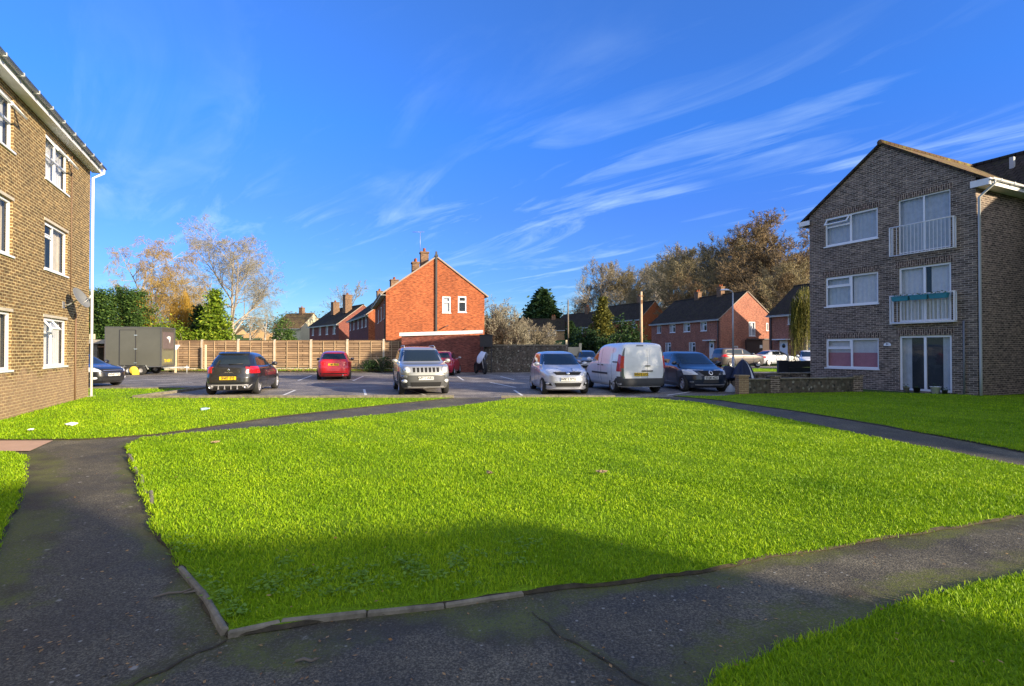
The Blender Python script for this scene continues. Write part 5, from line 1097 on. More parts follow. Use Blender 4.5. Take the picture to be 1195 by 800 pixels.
# --- white van, rear to us
kv=[(.24,-2.0,1.98,.80,5,9),(.34,-2.09,2.08,.87,4.5,9),(.55,-2.10,2.11,.905,4.5,9),(.80,-2.10,2.05,.915,4.5,10),(.95,-2.10,1.80,.91,4.5,10),(1.04,-2.095,1.50,.905,5,10),(1.12,-2.09,1.28,.89,5,10),(1.45,-2.06,.80,.84,5,10),(1.66,-2.03,.42,.79,5,10),(1.75,-2.0,.15,.75,5,9),(1.80,-1.92,-.15,.66,5,7),(1.83,-1.7,-.5,.5,4,5)]
def van_rear(c):
    B_,X=c['B'],-c['X']
    for q in ([(-.135,.52),(-.125,.52),(-.125,1.74),(-.135,1.74)],[(-.79,.50),(.79,.50),(.79,.51),(-.79,.51)],[(-.80,.5),(-.79,.5),(-.72,1.72),(-.73,1.72)],[(.79,.5),(.80,.5),(.73,1.72),(.72,1.72)]): patch(B_,q,3,8,.003,X).build('door_seam',M['charcoal_'],c['root'])
    for q in ([(-.70,.98),(-.22,.98),(-.22,1.60),(-.64,1.60)],[(-.05,1.0),(.70,1.0),(.64,1.60),(-.05,1.60)]): patch(B_,q,6,6,-.004+.012,X,rim=.01).build('pressed_panel',c['col'],c['root'])
    for sg in (-1,1):
        Bn=lambda u,z:c['S'].endn(u,z,-1); patch(Bn,[(.90*sg,.80),(.985*sg,.80),(.985*sg,1.42),(.92*sg,1.36)],3,8,.012,X).build('tail_light',M['lamp_red'],c['root']); sr=lambda dx,z,sg=sg:c['S'].sider(dx,z,sg); patch(sr,[(.035,.60),(.15,.60),(.07,1.50),(.03,1.66)],3,8,.010,c['Y']*sg).build('tail_light_strip',M['lamp_dark'],c['root'])
        patch(sr,[(.03,.92),(.13,.92),(.10,1.34),(.03,1.34)],3,6,.018,c['Y']*sg).build('tail_light',M['lamp_red'],c['root'])
        patch(c['sd'](sg),[(-2.0,1.11),(-1.35,1.11),(-1.35,1.15),(-2.0,1.15)],6,1,.008,c['Y']*sg).build('slider_rail',M['under'],c['root']); patch(c['sd'](sg),[(-.9,.66),(.75,.66),(.75,.73),(-.9,.73)],10,1,.014,c['Y']*sg).build('rub_strip',P_['charcoal'],c['root'])
        patch(sr,[(.03,.30),(.42,.30),(.36,.62),(.03,.62)],4,3,.012,c['Y']*sg).build('bumper_end',P_['charcoal'],c['root'])
        patch(c['sd'](sg),[(-1.15,1.18),(-.30,1.18),(-.30,1.60),(-1.08,1.60)],6,5,.006,c['Y']*sg,rim=.01).build('pressed_panel',c['col'],c['root'])
    patch(B_,[(-.87,.30),(.87,.30),(.89,.56),(-.89,.56)],16,4,.035,X,rim=.05).build('rear_bumper',P_['charcoal'],c['root'])
    patch(B_,[(-.32,.80),(.10,.80),(.10,.84),(-.32,.84)][::1],3,1,.03,X).build('plate_lamp',P_['charcoal'],c['root'])
    patch(B_,[(-.22,.98),(-.03,.98),(-.03,1.02),(-.22,1.02)],3,1,.035,X).build('door_handle',P_['charcoal'],c['root']); patch(B_,[(.0,1.70),(.26,1.70),(.26,1.735),(.0,1.735)],3,1,.02,X).build('brake_light',M['lamp_dark'],c['root'])
M['charcoal_']=plain('seam_grey',(.25,.26,.27),.6)
vn=vehicle('parked_van','white panel van with closed rear doors and grey bumper, parked between two cars','van',(4.28,20.95),(-.20,.98),kv,P_['white'],(-1.32,1.38),.325,
  [[(1.0,1.14),(.12,1.14),(.12,1.60),(.46,1.62)]],[(-.80,1.16),(.80,1.16),(.70,1.66),(-.70,1.66)],None,rim='steel',plate={1:(.5,'WN65 UYZ'),-1:None},rear=van_rear,doors=[(-.22,.4,1.7),(.06,.45,1.2),(-1.28,.4,1.65)],handle=[(-.08,.98),(-.46,.98)],mirror=(.98,1.16,P_['white']))
m=MB(); px=Shape(kv).end(0,.70,-1).x-.02; m.box(px-.012,px+.012,-.14,.38,.645,.757); pl=m.build('number_plate',M['plate_y'],vn); text_mesh('registration','WN65 UYZ',.115,M['black_iron'],pl,Matrix(((0,0,-1,px-.0135),(-1,0,0,.12),(0,1,0,.70),(0,0,0,1))),.001,.92)
# --- dark blue hatchback
def polo_front(c):
    F_,X=c['F'],c['X']
    for sg in (-1,1):
        patch(F_,[(.46*sg,.66),(.79*sg,.64),(.80*sg,.82),(.62*sg,.83)],8,5,.014,X).build('headlight',M['lamp_clear'],c['root']); patch(c['sd'](sg),[(1.45,.70),(1.72,.66),(1.70,.82),(1.42,.84)],4,3,.01,c['Y']*sg).build('headlight',M['lamp_clear'],c['root']); disc(F_,.64*sg,.38,.05,.04,.02,X).build('fog_light',M['lamp_dark'],c['root'])
    patch(F_,[(-.24,.62),(.24,.62),(.44,.79),(-.44,.79)],12,4,.012,X).build('grille',M['under'],c['root']); disc(F_,0,.71,.075,.075,.03,X,r0=.7).build('badge',M['chrome'],c['root'])
    patch(F_,[(-.30,.36),(.30,.36),(.26,.47),(-.26,.47)],10,3,.02,X).build('lower_grille',M['hub'],c['root']); patch(F_,[(-.55,.28),(.55,.28),(.55,.295),(-.55,.295)],10,1,.02,X).build('grille_bar',M['steel'],c['root'])
vehicle('parked_car','dark blue hatchback with round badge facing the lawn, next to the brick pier','car',(7.10,21.35),(.10,-.995),kw,P_['navy'],(-1.2,1.23),.31,
  [[(.74,1.04),(-.10,1.04),(-.08,1.40),(.28,1.40)],[(-.18,1.04),(-1.2,1.07),(-1.05,1.36),(-.15,1.40)]],[(-.72,1.03),(.72,1.03),(.60,1.41),(-.60,1.41)],[(-.62,1.06),(.62,1.06),(.5,1.38),(-.5,1.38)],
  spokes=6,plate={1:(.545,'EX08 MZE'),-1:(.7,'EX08 MZE')},front=polo_front,doors=[(-.14,.3,1.04),(.78,.3,1.0)],handle=[(-.05,.86)],mirror=(.70,1.02,P_['navy']))
# --- red saloon-like hatch, rear to us by the fence
def red_rear(c):
    lights(c,lambda u,z:c['S'].endn(u,z,-1),[[(.66,.74),(.97,.73),(.97,.92),(.72,.92)]],'tail_light','lamp_red',-c['X'],.016); lights(c,c['B'],[[(-.8,.30),(.8,.30),(.8,.36),(-.8,.36)]],'bumper_strip','under',-c['X'],.012,False,10,1)
    for sg in (-.45,): m=MB(); x=c['S'].end(sg,.25,-1).x; m.tube([(x+.1,sg,.24),(x-.04,sg,.24)],.035,8); m.build('exhaust_tip',M['chrome'],c['root'])
kg=[(a,b-.05 if a<1.2 else b,c_+.05,d,e,f) for a,b,c_,d,e,f in kh]
vehicle('parked_car','red hatchback parked facing the board fence','car',(-9.75,29.3),(-.28,.96),kg,P_['red'],(-1.28,1.30),.315,SW,WS,RW,spokes=5,plate={1:None,-1:(.80,'Y486 KLO')},rear=red_rear,front=hatch_front,doors=[(-.36,.3,1.0),(.80,.3,.95)],handle=[(-.25,.86)],mirror=(.62,1.0,P_['black']))
# --- crimson car behind the SUV
vehicle('parked_car','crimson hatchback parked against the garage wall, mostly hidden by the silver four wheel drive','car',(-4.28,33.6),(.03,1.0),kh,P_['red2'],(-1.28,1.30),.315,SW,WS,RW,spokes=5,plate={1:None,-1:(.60,'WF12 OPA')},rear=red_rear,doors=[(-.36,.3,1.0),(.80,.3,.95)],handle=[(-.25,.86)],mirror=(.62,1.0,P_['silver']))
# --- black car at the end of the brown flats, nose to image right
def astra_front(c):
    F_,X=c['F'],c['X']
    for sg in (-1,1):
        patch(F_,[(.48*sg,.66),(.84*sg,.64),(.83*sg,.84),(.62*sg,.80)],8,5,.014,X).build('headlight',M['lamp_clear'],c['root']); patch(c['sd'](sg),[(1.45,.74),(1.86,.66),(1.80,.80),(1.38,.86)],6,3,.01,c['Y']*sg).build('headlight',M['lamp_clear'],c['root']); disc(F_,.68*sg,.38,.07,.05,.02,X).build('fog_light',M['lamp_clear'],c['root'])
    patch(F_,[(-.40,.64),(.40,.64),(.44,.74),(-.44,.74)],12,3,.012,X).build('grille',M['under'],c['root']); patch(F_,[(-.42,.68),(.42,.68),(.42,.70),(-.42,.70)],12,1,.02,X).build('grille_bar',M['chrome'],c['root']); patch(F_,[(-.45,.27),(.45,.27),(.5,.40),(-.5,.40)],10,3,.012,X).build('lower_grille',M['under'],c['root'])
ka=[(a,b-.12,c_+.12,d+.01,e,f) for a,b,c_,d,e,f in kh]
vehicle('parked_car','black hatchback with silver wheels emerging from behind the brown flats','car',(-19.0,23.1),(.975,-.22),ka,P_['black'],(-1.32,1.32),.325,SW,WS,RW,spokes=5,plate={1:(.52,'WN07 BSX'),-1:None},front=astra_front,doors=[(-.36,.3,1.0),(.80,.3,.95)],handle=[(-.25,.86)],mirror=(.62,1.0,P_['black']))
# --- street cars
def suv_rear(c):
    lights(c,c['B'],[[(.60,.95),(.86,.93),(.80,1.15),(.62,1.1)]],'tail_light','lamp_red',-c['X'],.02)
vehicle('parked_car','dark bronze estate car with tinted rear window on the far street','car',(at(861,46.4),46.4),(.95,.3),[(k[0]*1.0,k[1]*1.08,k[2]*1.1,k[3],k[4],k[5]) for k in ks],P_['bronze'],(-1.35,1.38),.36,
  [[(.85,1.17),(-.12,1.17),(-.1,1.55),(.35,1.55)],[(-.2,1.17),(-1.1,1.19),(-1.05,1.54),(-.18,1.55)],[(-1.2,1.22),(-1.85,1.28),(-1.7,1.52),(-1.12,1.53)]],[(-.76,1.16),(.76,1.16),(.64,1.56),(-.64,1.56)],[(-.76,1.2),(.76,1.2),(.64,1.52),(-.64,1.52)],plate={1:None,-1:(.8,'KM10 VDR')},rear=suv_rear,clad=P_['charcoal'],doors=[(-.17,.35,1.16),(.84,.35,1.1)],handle=[(-.08,.98)],mirror=(.8,1.13,P_['silver']))
kx=[(.18,-2.1,2.1,.80,5,6),(.30,-2.25,2.25,.86,4.2,5),(.50,-2.30,2.30,.885,4,5),(.70,-2.29,2.26,.89,4,5),(.80,-2.27,2.12,.885,4.5,5),(.86,-2.25,1.85,.88,5,5),(.91,-2.24,1.35,.87,5,5),(.96,-2.22,1.05,.84,5,5),(1.0,-2.12,.95,.82,5,5),(1.04,-1.75,.88,.79,5,5),(1.20,-1.42,.55,.73,5,5),(1.36,-1.05,.18,.65,5,5),(1.42,-.85,-.05,.57,5,5),(1.45,-.6,-.3,.38,4,4)]
vehicle('parked_car','silver saloon parked on the far street next to the bronze estate','car',(at(904,51),51),(.96,.26),kx,P_['silver2'],(-1.38,1.42),.32,[[(.72,1.03),(-.05,1.03),(-.02,1.33),(.20,1.34)],[(-.13,1.03),(-1.0,1.03),(-.88,1.29),(-.10,1.33)]],[(-.74,1.0),(.74,1.0),(.60,1.35),(-.60,1.35)],[(-.72,1.06),(.72,1.06),(.56,1.34),(-.56,1.34)],
  plate={1:None,-1:(.75,'LV59 HKA')},rear=lambda c:lights(c,c['B'],[[(.52,.72),(.84,.70),(.84,.88),(.56,.88)]],'tail_light','lamp_red',-c['X'],.02),doors=[(-.09,.3,1.0),(.85,.3,.95)],handle=[(0,.84),(-.9,.84)],mirror=(.72,1.0,P_['silver2']))
vehicle('parked_car','white small car with dark slim grille parked beside the dark brick flats','car',(at(945,42.5),42.5),(-.42,-.91),kw,P_['white'],(-1.2,1.21),.30,[[(.74,1.04),(-.10,1.04),(-.08,1.40),(.28,1.40)],[(-.18,1.04),(-.95,1.06),(-.85,1.38),(-.15,1.40)]],WS,RW,
  plate={1:(.40,'YP03 ZRU'),-1:None},front=lambda c:(lights(c,c['F'],[[(.5,.66),(.8,.68),(.79,.86),(.62,.80)]],'headlight','lamp_clear',c['X']),lights(c,c['F'],[[(-.5,.60),(.5,.60),(.56,.70),(-.56,.70)]],'grille','under',c['X'],.012,False,12,3),lights(c,c['F'],[[(-.06,.76),(.06,.76),(.05,.84),(-.05,.84)]],'badge','steel',c['X'],.014,False,3,3)),mirror=(.7,1.02,P_['white']))
vehicle('parked_car','dark grey car half seen between the pale silver hatchback and the white van','car',(at(684.5,40.5),40.5),(-.08,-1.0),kh,P_['grey'],(-1.28,1.30),.315,SW,WS,RW,plate={1:(.5,'HX11 GOB'),-1:None},front=hatch_front,mirror=(.62,1.0,P_['black']))
# ------------------------------------------------------------ box trailer
tr=thing('box_trailer','tall dark grey box trailer with side door standing against the board fence','trailer',(-21.8,33.0,0),math.atan2(.2,.98))
TL,TWd,TZ0,TZ1=3.05,2.0,.52,2.95
bp=plain('trailer_panel',(.12,.118,.095),.35,.35,var=.12,coat=.5,sc_=.8)
m=MB(); m.box(-TL,0,0,TWd,TZ0,TZ1); m.build('body',bp,tr)
m=MB()
for (x,y) in ((-TL,0),(0,0),(0,TWd),(-TL,TWd)): m.box(x-.03,x+.03,y-.03,y+.03,TZ0-.01,TZ1+.01)
m.box(-TL,0,-.02,.02,TZ1-.05,TZ1+.02); m.box(-TL,0,-.02,.02,TZ0-.04,TZ0+.03); m.box(-.02,.02,0,TWd,TZ1-.05,TZ1+.021); m.box(-.02,.02,0,TWd,TZ0-.041,TZ0+.03); m.build('edge_trim',P_['charcoal'],tr)
m=MB(); m.box(-2.25,-1.42,-.035,-.001,.62,2.75); dd=m.build('side_door',bp,tr); m=MB()
for b in ((-2.29,-2.25,-.04,0,.6,2.79),(-1.42,-1.38,-.04,0,.6,2.79),(-2.25,-1.42,-.041,0,2.75,2.79),(-2.25,-1.42,-.041,0,.59,.62)): m.box(*b)
m.build('door_frame',M['black_iron'],tr)
for z in (.75,1.6,2.45): m=MB(); m.box(-1.48,-1.30,-.055,-.04,z-.03,z+.03); m.build('hinge',M['chrome'],dd)
m=MB(); m.box(.001,.03,.22,1.75,1.62,2.68); m.build('hatch',M['tyre'] if False else plain('hatch_brown',(.13,.10,.095),.5),tr)
m=MB(); m.box(.001,.02,.15,1.8,.66,1.50); m.build('lower_panel',plain('panel_olive',(.15,.145,.09),.5),tr)
m=MB(); m.add([(.031,.7,2.32),(.031,1.0,2.42),(.031,1.3,2.38),(.031,1.28,2.2),(.031,1.18,1.95),(.031,1.05,2.2)],[(0,1,2,3,4,5)]); m.build('splash_mark',M['brass_white'],tr)
T=Matrix(((0,0,1,.023),(1,0,0,.95),(0,1,0,.85),(0,0,0,1))); text_mesh('lettering','TS 4GIF 1',.26,M['plate_y'],tr,T,.002,1.0)
for sy in (0.02,TWd-.02):
    for x in (-1.75,-1.08):
        m=MB(); m.lathe([(.12,-.09),(.25,-.09),(.28,-.06),(.28,.06),(.25,.09),(.12,.09)],22,'y'); wh=m.build('wheel',M['tyre'],tr); wh.location=(x,sy,.28); m=MB(); m.lathe([(.001,-.07),(.15,-.08),(.16,-.095)],18,'y'); m.build('rim',M['steel'],wh)
    m=MB(); m.add([(-2.1,sy-.12,.34),(-1.98,sy-.12,.60),(-.82,sy-.12,.60),(-.7,sy-.12,.34),(-2.1,sy+.1,.34),(-1.98,sy+.1,.60),(-.82,sy+.1,.60),(-.7,sy+.1,.34)],[(0,1,5,4),(1,2,6,5),(2,3,7,6)]); m.build('mudguard',M['galv'],tr)
m=MB(); m.tube([(-.2,1.0,.42),(1.25,1.0,.42)],.05,8); m.tube([(0,.3,.42),(1.0,1.0,.42)],.035,6); m.tube([(0,1.7,.42),(1.0,1.0,.42)],.035,6); m.tube([(1.1,1.0,.0),(1.1,1.0,.55)],.03,8); m.build('drawbar',M['galv'],tr)
bw=thing('wheel_clamp','yellow wheel clamp plate fixed on the near wheel of the box trailer','wheel clamp',(0,0,0)); c0=Vector((-21.8,33.0,0))+Vector((-.98,-.2,0))*1.42; m=MB(); m.lathe([(.001,-.05),(.22,-.04),(.25,0),(.001,.0)],20,'y'); m.box(-.06,.32,-.06,-.02,-.28,.02); m.build('plate',plain('clamp_yellow',(.72,.50,.05),.6),bw); bw.location=(c0.x+.02,c0.y-.16,.30); bw.rotation_euler=(0,0,math.atan2(.2,.98))
# ------------------------------------------------------------ covered motorcycle by the garage wall
def loft(m,secs,mi=0,smooth=True):
    n=len(secs[0]); vs=[p for s in secs for p in s]; fs=[(j*n+i,j*n+(i+1)%n,(j+1)*n+(i+1)%n,(j+1)*n+i) for j in range(len(secs)-1) for i in range(n)]; fs+=[tuple(range(n-1,-1,-1)),tuple(range((len(secs)-1)*n,len(secs)*n))]; m.add(vs,fs,mi,smooth)
def drape(m,ring_fn,nz,nt):
    loft(m,[[ring_fn(j/nz,2*math.pi*i/nt) for i in range(nt)] for j in range(nz+1)])
mo=thing('motorcycle','black motorcycle under a white sheet, parked by the shaded garage wall','motorcycle',(at(560.5,34.2),34.2,0),R(-66)); mo.scale=(1.1,1.1,1.22)
for x in (-.68,.70):
    m=MB(); m.lathe([(.24,-.05),(.29,-.055),(.31,-.02),(.31,.02),(.29,.055),(.24,.05),(.235,0),(.24,-.05)],26,'y'); wh=m.build('wheel',M['tyre'],mo); wh.location=(x,0,.31)
    m=MB(); m.lathe([(.05,-.04),(.05,.04)],12,'y')
    for k in range(7): t=2*math.pi*k/7; m.tube([(.04*math.cos(t),0,.04*math.sin(t)),(.24*math.cos(t),0,.24*math.sin(t))],.012,5)
    m.build('rim',M['hub'],wh)
m=MB(); m.tube([(.70,.07,.31),(.42,.07,.95)],.028,8); m.tube([(.70,-.07,.31),(.42,-.07,.95)],.028,8); m.build('fork',M['steel'],mo)
m=MB(); m.tube([(.42,0,.9),(.15,0,.55),(-.3,0,.45),(-.68,0,.31)],.045,8); m.box(-.22,.28,-.14,.14,.30,.62); m.build('frame',M['black_iron'],mo)
m=MB(); m.tube([(-.15,.16,.3),(-.85,.20,.36)],.045,8); m.build('exhaust',M['steel'],mo)
m=MB(); drape(m,lambda u,t:(.05+.62*math.cos(t)*(1-.5*(2*u-1)**2)*(1+.1*math.sin(2*t)),.19*math.sin(t)*(1-.4*(2*u-1)**2),.22+.62*u+.05*math.cos(t)),8,26); m.build('fairing',M['black_plastic'],mo)
m=MB(); drape(m,lambda u,t:(-.1+.36*u*0+.42*math.cos(t)*(1-.3*u),.15*math.sin(t)*(1-.2*u),.66+.2*u+.04*math.cos(t*2)),4,20); m.build('seat',M['black_plastic'],mo)
def sheetf(u,t):
    a=(1-.75*u**3); f=1+.10*math.sin(5*t+2)*(1-u); h=.78+.16*math.sin(t*1+.5)+.14*math.sin(2*t+.7)+.10*math.sin(3*t); return (.16+.48*math.cos(t)*a*f,(.27+.08*math.cos(t))*math.sin(t)*a*f,h*(1-u)+1.13*u-.07*u*math.cos(t+1.2))
m=MB(); drape(m,sheetf,9,44); m.build('sheet',plain('sheet_white',(.66,.70,.76),.85,var=.08),mo)
bx=thing('wall_box','black box mounted high at the end of the brick garage','utility box',(at(567.5,35.9),35.9,1.75)); m=MB(); m.box(-.42,.42,-.2,.2,0,.78); m.box(-.45,.45,-.23,.23,.78,.82); m.build('case',M['black_plastic'],bx); m=MB(); m.box(-.38,-.32,-.06,.06,-1.75,0); m.box(.32,.38,-.06,.06,-1.75,0); m.build('post',M['black_iron'],bx)
# ------------------------------------------------------------ folded parasol cover over a bike beside the brick pier
pc=thing('parasol','folded navy and white parasol leaning over the low wall by the brick pier','parasol',(at(866,19.9),19.9,0),R(10))
nav=plain('cloth_navy',(.012,.022,.06),.8); wht=plain('cloth_white',(.62,.66,.70),.8)
def para(t0,t1,name,mat,R0=.40,zb=.5,apx=(.02,0,1.22)):
    m=MB(); nu=10;nv=10; P=[]
    for j in range(nv+1):
        v=j/nv
        for i in range(nu+1):
            t=t0+(t1-t0)*i/nu; sag=.06*math.sin(math.pi*v)*math.cos(6*t); r=(R0+.06*math.cos(7*t))*(v**.85)+sag; z=apx[2]-(apx[2]-zb)*v**1.25+.04*math.sin(9*t)*v
            P.append((apx[0]+r*math.cos(t)*1.15,apx[1]+r*math.sin(t)*.6,z))
    W=nu+1; m.add(P,[(j*W+i,(j+1)*W+i,(j+1)*W+i+1,j*W+i+1) for j in range(nv) for i in range(nu)],0,True); m.add([(x*.985,y*.985,z-.012) for x,y,z in P],[(j*W+i,j*W+i+1,(j+1)*W+i+1,(j+1)*W+i) for j in range(nv) for i in range(nu)],0,True); return m.build(name,mat,pc)
canopy=[(R(-180),R(-120),nav),(R(-120),R(-62),nav),(R(-62),R(-22),wht),(R(-22),R(60),nav),(R(60),R(180),nav)]
for a,b,mt in canopy: para(a,b,'canopy_panel',mt,zb=.5)
m=MB(); m.tube([(0,0,0),(0,0,1.26)],.02,8); m.build('pole',M['steel'],pc)
hp=thing('laundry_heap','pale grey bundle on the dark ground between the blue hatchback and the brick pier','bundle',(at(852.5,19.55),19.55,0)); m=MB(); drape(m,lambda u,t:(.20*math.cos(t)*(1-u**1.6*.9)*(1+.08*math.sin(3*t)),.15*math.sin(t)*(1-u**1.6*.9),.30*u+.01),8,26); m.build('cloth',plain('cloth_grey',(.35,.40,.46),.85),hp)
bn=thing('covered_bicycle','bicycle under a navy cover with a pale lamp end, beside the blue hatchback','covered bicycle',(at(852,20.2),20.2,0),R(20))
m=MB(); drape(m,lambda u,t:(.42*math.cos(t)*(1-.45*u*u),.16*math.sin(t)*(1-.4*u),(.45+.08*math.sin(3*t))*(1-u)+.92*u-.06*math.cos(t)),8,32); m.build('cover',nav,bn)
for x in (-.36,.36): m=MB(); m.lathe([(.29,-.02),(.32,0),(.29,.02),(.28,0),(.29,-.02)],26,'y'); w_=m.build('wheel',M['tyre'],bn); w_.location=(x,0,.32)
m=MB(); m.tube([(.30,0,.75),(.52,-.05,.76)],.05,10); m.build('lamp',M['lamp_clear'],bn)
# ------------------------------------------------------------ litter on the lawn
def crumple(name,label,cat,px,py,s,mat,seed,z=.07,sc3=(1.4,1,.5)):
    x,y=gp(px,py); o=thing(name,label,cat,(x,y,z),seed); r=random.Random(seed); m=MB(); ic=[]
    n=10
    def f(u,t): q=math.sin(math.pi*min(.97,max(.03,u))); k=1+.35*math.sin(3*t+seed)*q+.2*math.sin(7*t+5*u*seed); return (s*sc3[0]*q*k*math.cos(t),s*sc3[1]*q*k*math.sin(t),s*sc3[2]*(u*2-1)+s*.2*math.sin(5*t+seed))
    drape(m,f,8,18); m.sm=[False]*len(m.sm); m.build('wrapper',mat,o); return o
crumple('paper_litter','crumpled white paper on the grass near the brown flats','litter',84,498.5,.06,M['upvc'],1)
crumple('paper_litter','tiny scrap of white paper on the grass beside the pinkish slab path','litter',37,505,.045,M['upvc'],5,sc3=(1.5,.7,.25))
bt=thing('plastic_bottle','clear pale blue plastic bottle lying on the grass in front of the black hatchback','bottle',(*gp(239.5,479.5),.06),R(70)); m=MB(); m.lathe([(.001,-.12),(.032,-.12),(.036,-.08),(.036,.05),(.014,.10),(.014,.12),(.001,.12)],14,'x'); m.v=[(a*.95,b,c) for a,b,c in m.v]; m.build('body',plain('bottle_blue',(.30,.42,.52),.2,coat=1),bt); m=MB(); m.lathe([(.001,.114),(.016,.114),(.016,.135),(.001,.135)],12,'x'); m.build('cap',M['upvc'],bt)
for k,(px,py,lb) in enumerate([(571,557,'curled brown leaf scrap on the middle of the sunlit lawn'),(702,556,'pale brown scrap on the sunlit lawn, nearer the flats'),(252,520,'small brown scrap on the lawn near its far corner by the path')]):
    crumple('leaf_litter',lb,'litter',px,py,.04,plain('scrap_%d'%k,(.30,.22,.12),.9),k+2,sc3=(1.5,.8,.3))
for k,(px,py,a,lb) in enumerate([(205,692,.5,'broken dark twig on the mossy path beside the kerb corner'),(238,690,.2,'second dark twig lying across the lawn kerb'),(360,770,.1,'short dark twig lying alone on the path in front of the kerb')]):
    o=thing('fallen_twig',lb,'twig',(*gp(px,py),.008),a); m=MB(); r_=random.Random(k); L_=.11 if k<2 else .06; m.tube([(-L_,0,0),(-L_*.3,.012,.004),(L_*.4,-.01,.002),(L_,.01,.006)],[.006,.008,.007,.003],6); m.build('stem',M['bark'],o)
# ------------------------------------------------------------ trees
def grow(seed,H,counts=(9,6,6,6,5),up=.25,ang=(50,42,40,42,45),fr=(.62,.5,.48,.45,.45),droop=0,trunk=.28,r0=.22,crook=.16,start=.22,fork=True,tipn=None):
    rd=random.Random(seed); segs=[[] for _ in range(len(counts)+1)]
    def rv(): return Vector((rd.gauss(0,1),rd.gauss(0,1),rd.gauss(0,1))).normalized()
    def br(p,d,L,r,lev):
        n=5 if lev<2 else (4 if lev<4 else 3); pts=[p.copy()]; rs=[r]; dd=d.copy(); q=p.copy()
        for i in range(n):
            g=up*(1 if lev>0 else .3)-(droop*(lev-1)*.5 if lev>1 else 0)
            dd=(dd+rv()*crook*(1 if lev else .5)+Vector((0,0,g*.35))).normalized(); q=q+dd*L/n; pts.append(q.copy()); rs.append(r*(1-.75*(i+1)/n))
        segs[lev].append((pts,rs))
        if lev>=len(counts): return
        k=max(2,int(counts[lev]*rd.uniform(.75,1.25)))
        for j in range(k):
            t=(start if lev==0 else .18)+(1-(start if lev==0 else .18))*(j+rd.random())/k; t=min(t,.98); i=int(t*n); f=t*n-i; base=pts[i].lerp(pts[i+1],f)
            ax=(pts[i+1]-pts[i]).normalized(); per=ax.cross(rv()).normalized(); a=R(ang[lev]*rd.uniform(.65,1.3)); nd=(ax*math.cos(a)+per*math.sin(a)).normalized()
            ll=L*fr[lev]*(1.15-.55*t)*rd.uniform(.75,1.25); br(base,nd,ll,rs[i]*.58,lev+1)
    br(Vector((0,0,0)),Vector((0,0,1)),H*.78,r0,0); return segs
def tree(name,label,loc,seed,H,bark,twig,tubes=3,tw=.010,group=None,**k):
    segs=grow(seed,H,**k); t=thing(name,label,'tree',loc,0,group); m=MB()
    for lev in range(tubes):
        for pts,rs in segs[lev]: m.tube(pts,[max(x,.012) for x in rs],[10,6,4][lev],cap=False)
    m.build('trunk',M[bark],t); V=[];tn=[]; rr=random.Random(seed)
    for lev in range(tubes,len(segs)):
        for pts,rs in segs[lev]:
            u=Vector((rr.gauss(0,1),rr.gauss(0,1),rr.gauss(0,.6))).normalized(); w=tw*(1.5 if lev==tubes else 1); to=rr.random()
            for i in range(len(pts)-1):
                d=(pts[i+1]-pts[i]); s=d.cross(u).normalized(); a=w*(1-.22*i); b=w*(1-.22*(i+1)); V+=[pts[i]-s*a,pts[i]+s*a,pts[i+1]+s*b,pts[i+1]-s*b]; tn+=[to]*4
    V=np.array([tuple(v) for v in V]); bigmesh('crown',V,np.arange(len(V)).reshape(-1,4),M[twig],parent=t,tone=np.array(tn)); return t
def foliage(parent,cs,n,size,spread,mat,seed=0,name='foliage',asp=.5,flat=.8,tone=(0,1)):
    V,Fq,tn=leafcloud(cs,n,size,spread,np.random.default_rng(seed),flat,tone,asp); return bigmesh(name,V,Fq,M[mat],parent=parent,tone=tn)
def stemmed(parent,H,r,bark='bark',n=6,seed=0,spread=.5):
    m=MB(); rd=random.Random(seed); m.tube([(0,0,-.1),(0,0,H*.5),(.05,0,H)],[r,r*.7,r*.2],8)
    for k in range(n):
        a=rd.uniform(0,6.28); z=H*rd.uniform(.1,.6); m.tube([(0,0,z),(math.cos(a)*spread,math.sin(a)*spread,z+spread*1.2)],[r*.4,r*.1],5)
    m.build('trunk',M[bark],parent)
def bush(name,label,cat,loc,rx,ry,H,mat,n=160,per=40,leaf=.10,seed=0,group=None,cl=.35,bottom=.0,bark='bark'):
    b=thing(name,label,cat,loc,0,group); r=np.random.default_rng(seed); cs=[]
    while len(cs)<n:
        u=r.normal(0,1,3); u/=np.linalg.norm(u); k=r.uniform(.55,1.0)*(1+.16*math.sin(3*u[0]+seed)+.14*math.sin(5*u[1]+2*seed)+.12*math.sin(6*u[2]+seed))
        z=bottom+(H-bottom)*(.5+.5*u[2]*k); cs.append((rx*u[0]*k,ry*u[1]*k,max(.15,z)))
    stemmed(b,H*.7,.12,bark,8,seed,min(rx,1.2)); foliage(b,cs,per,leaf,(cl,cl,cl*.8),mat,seed); return b
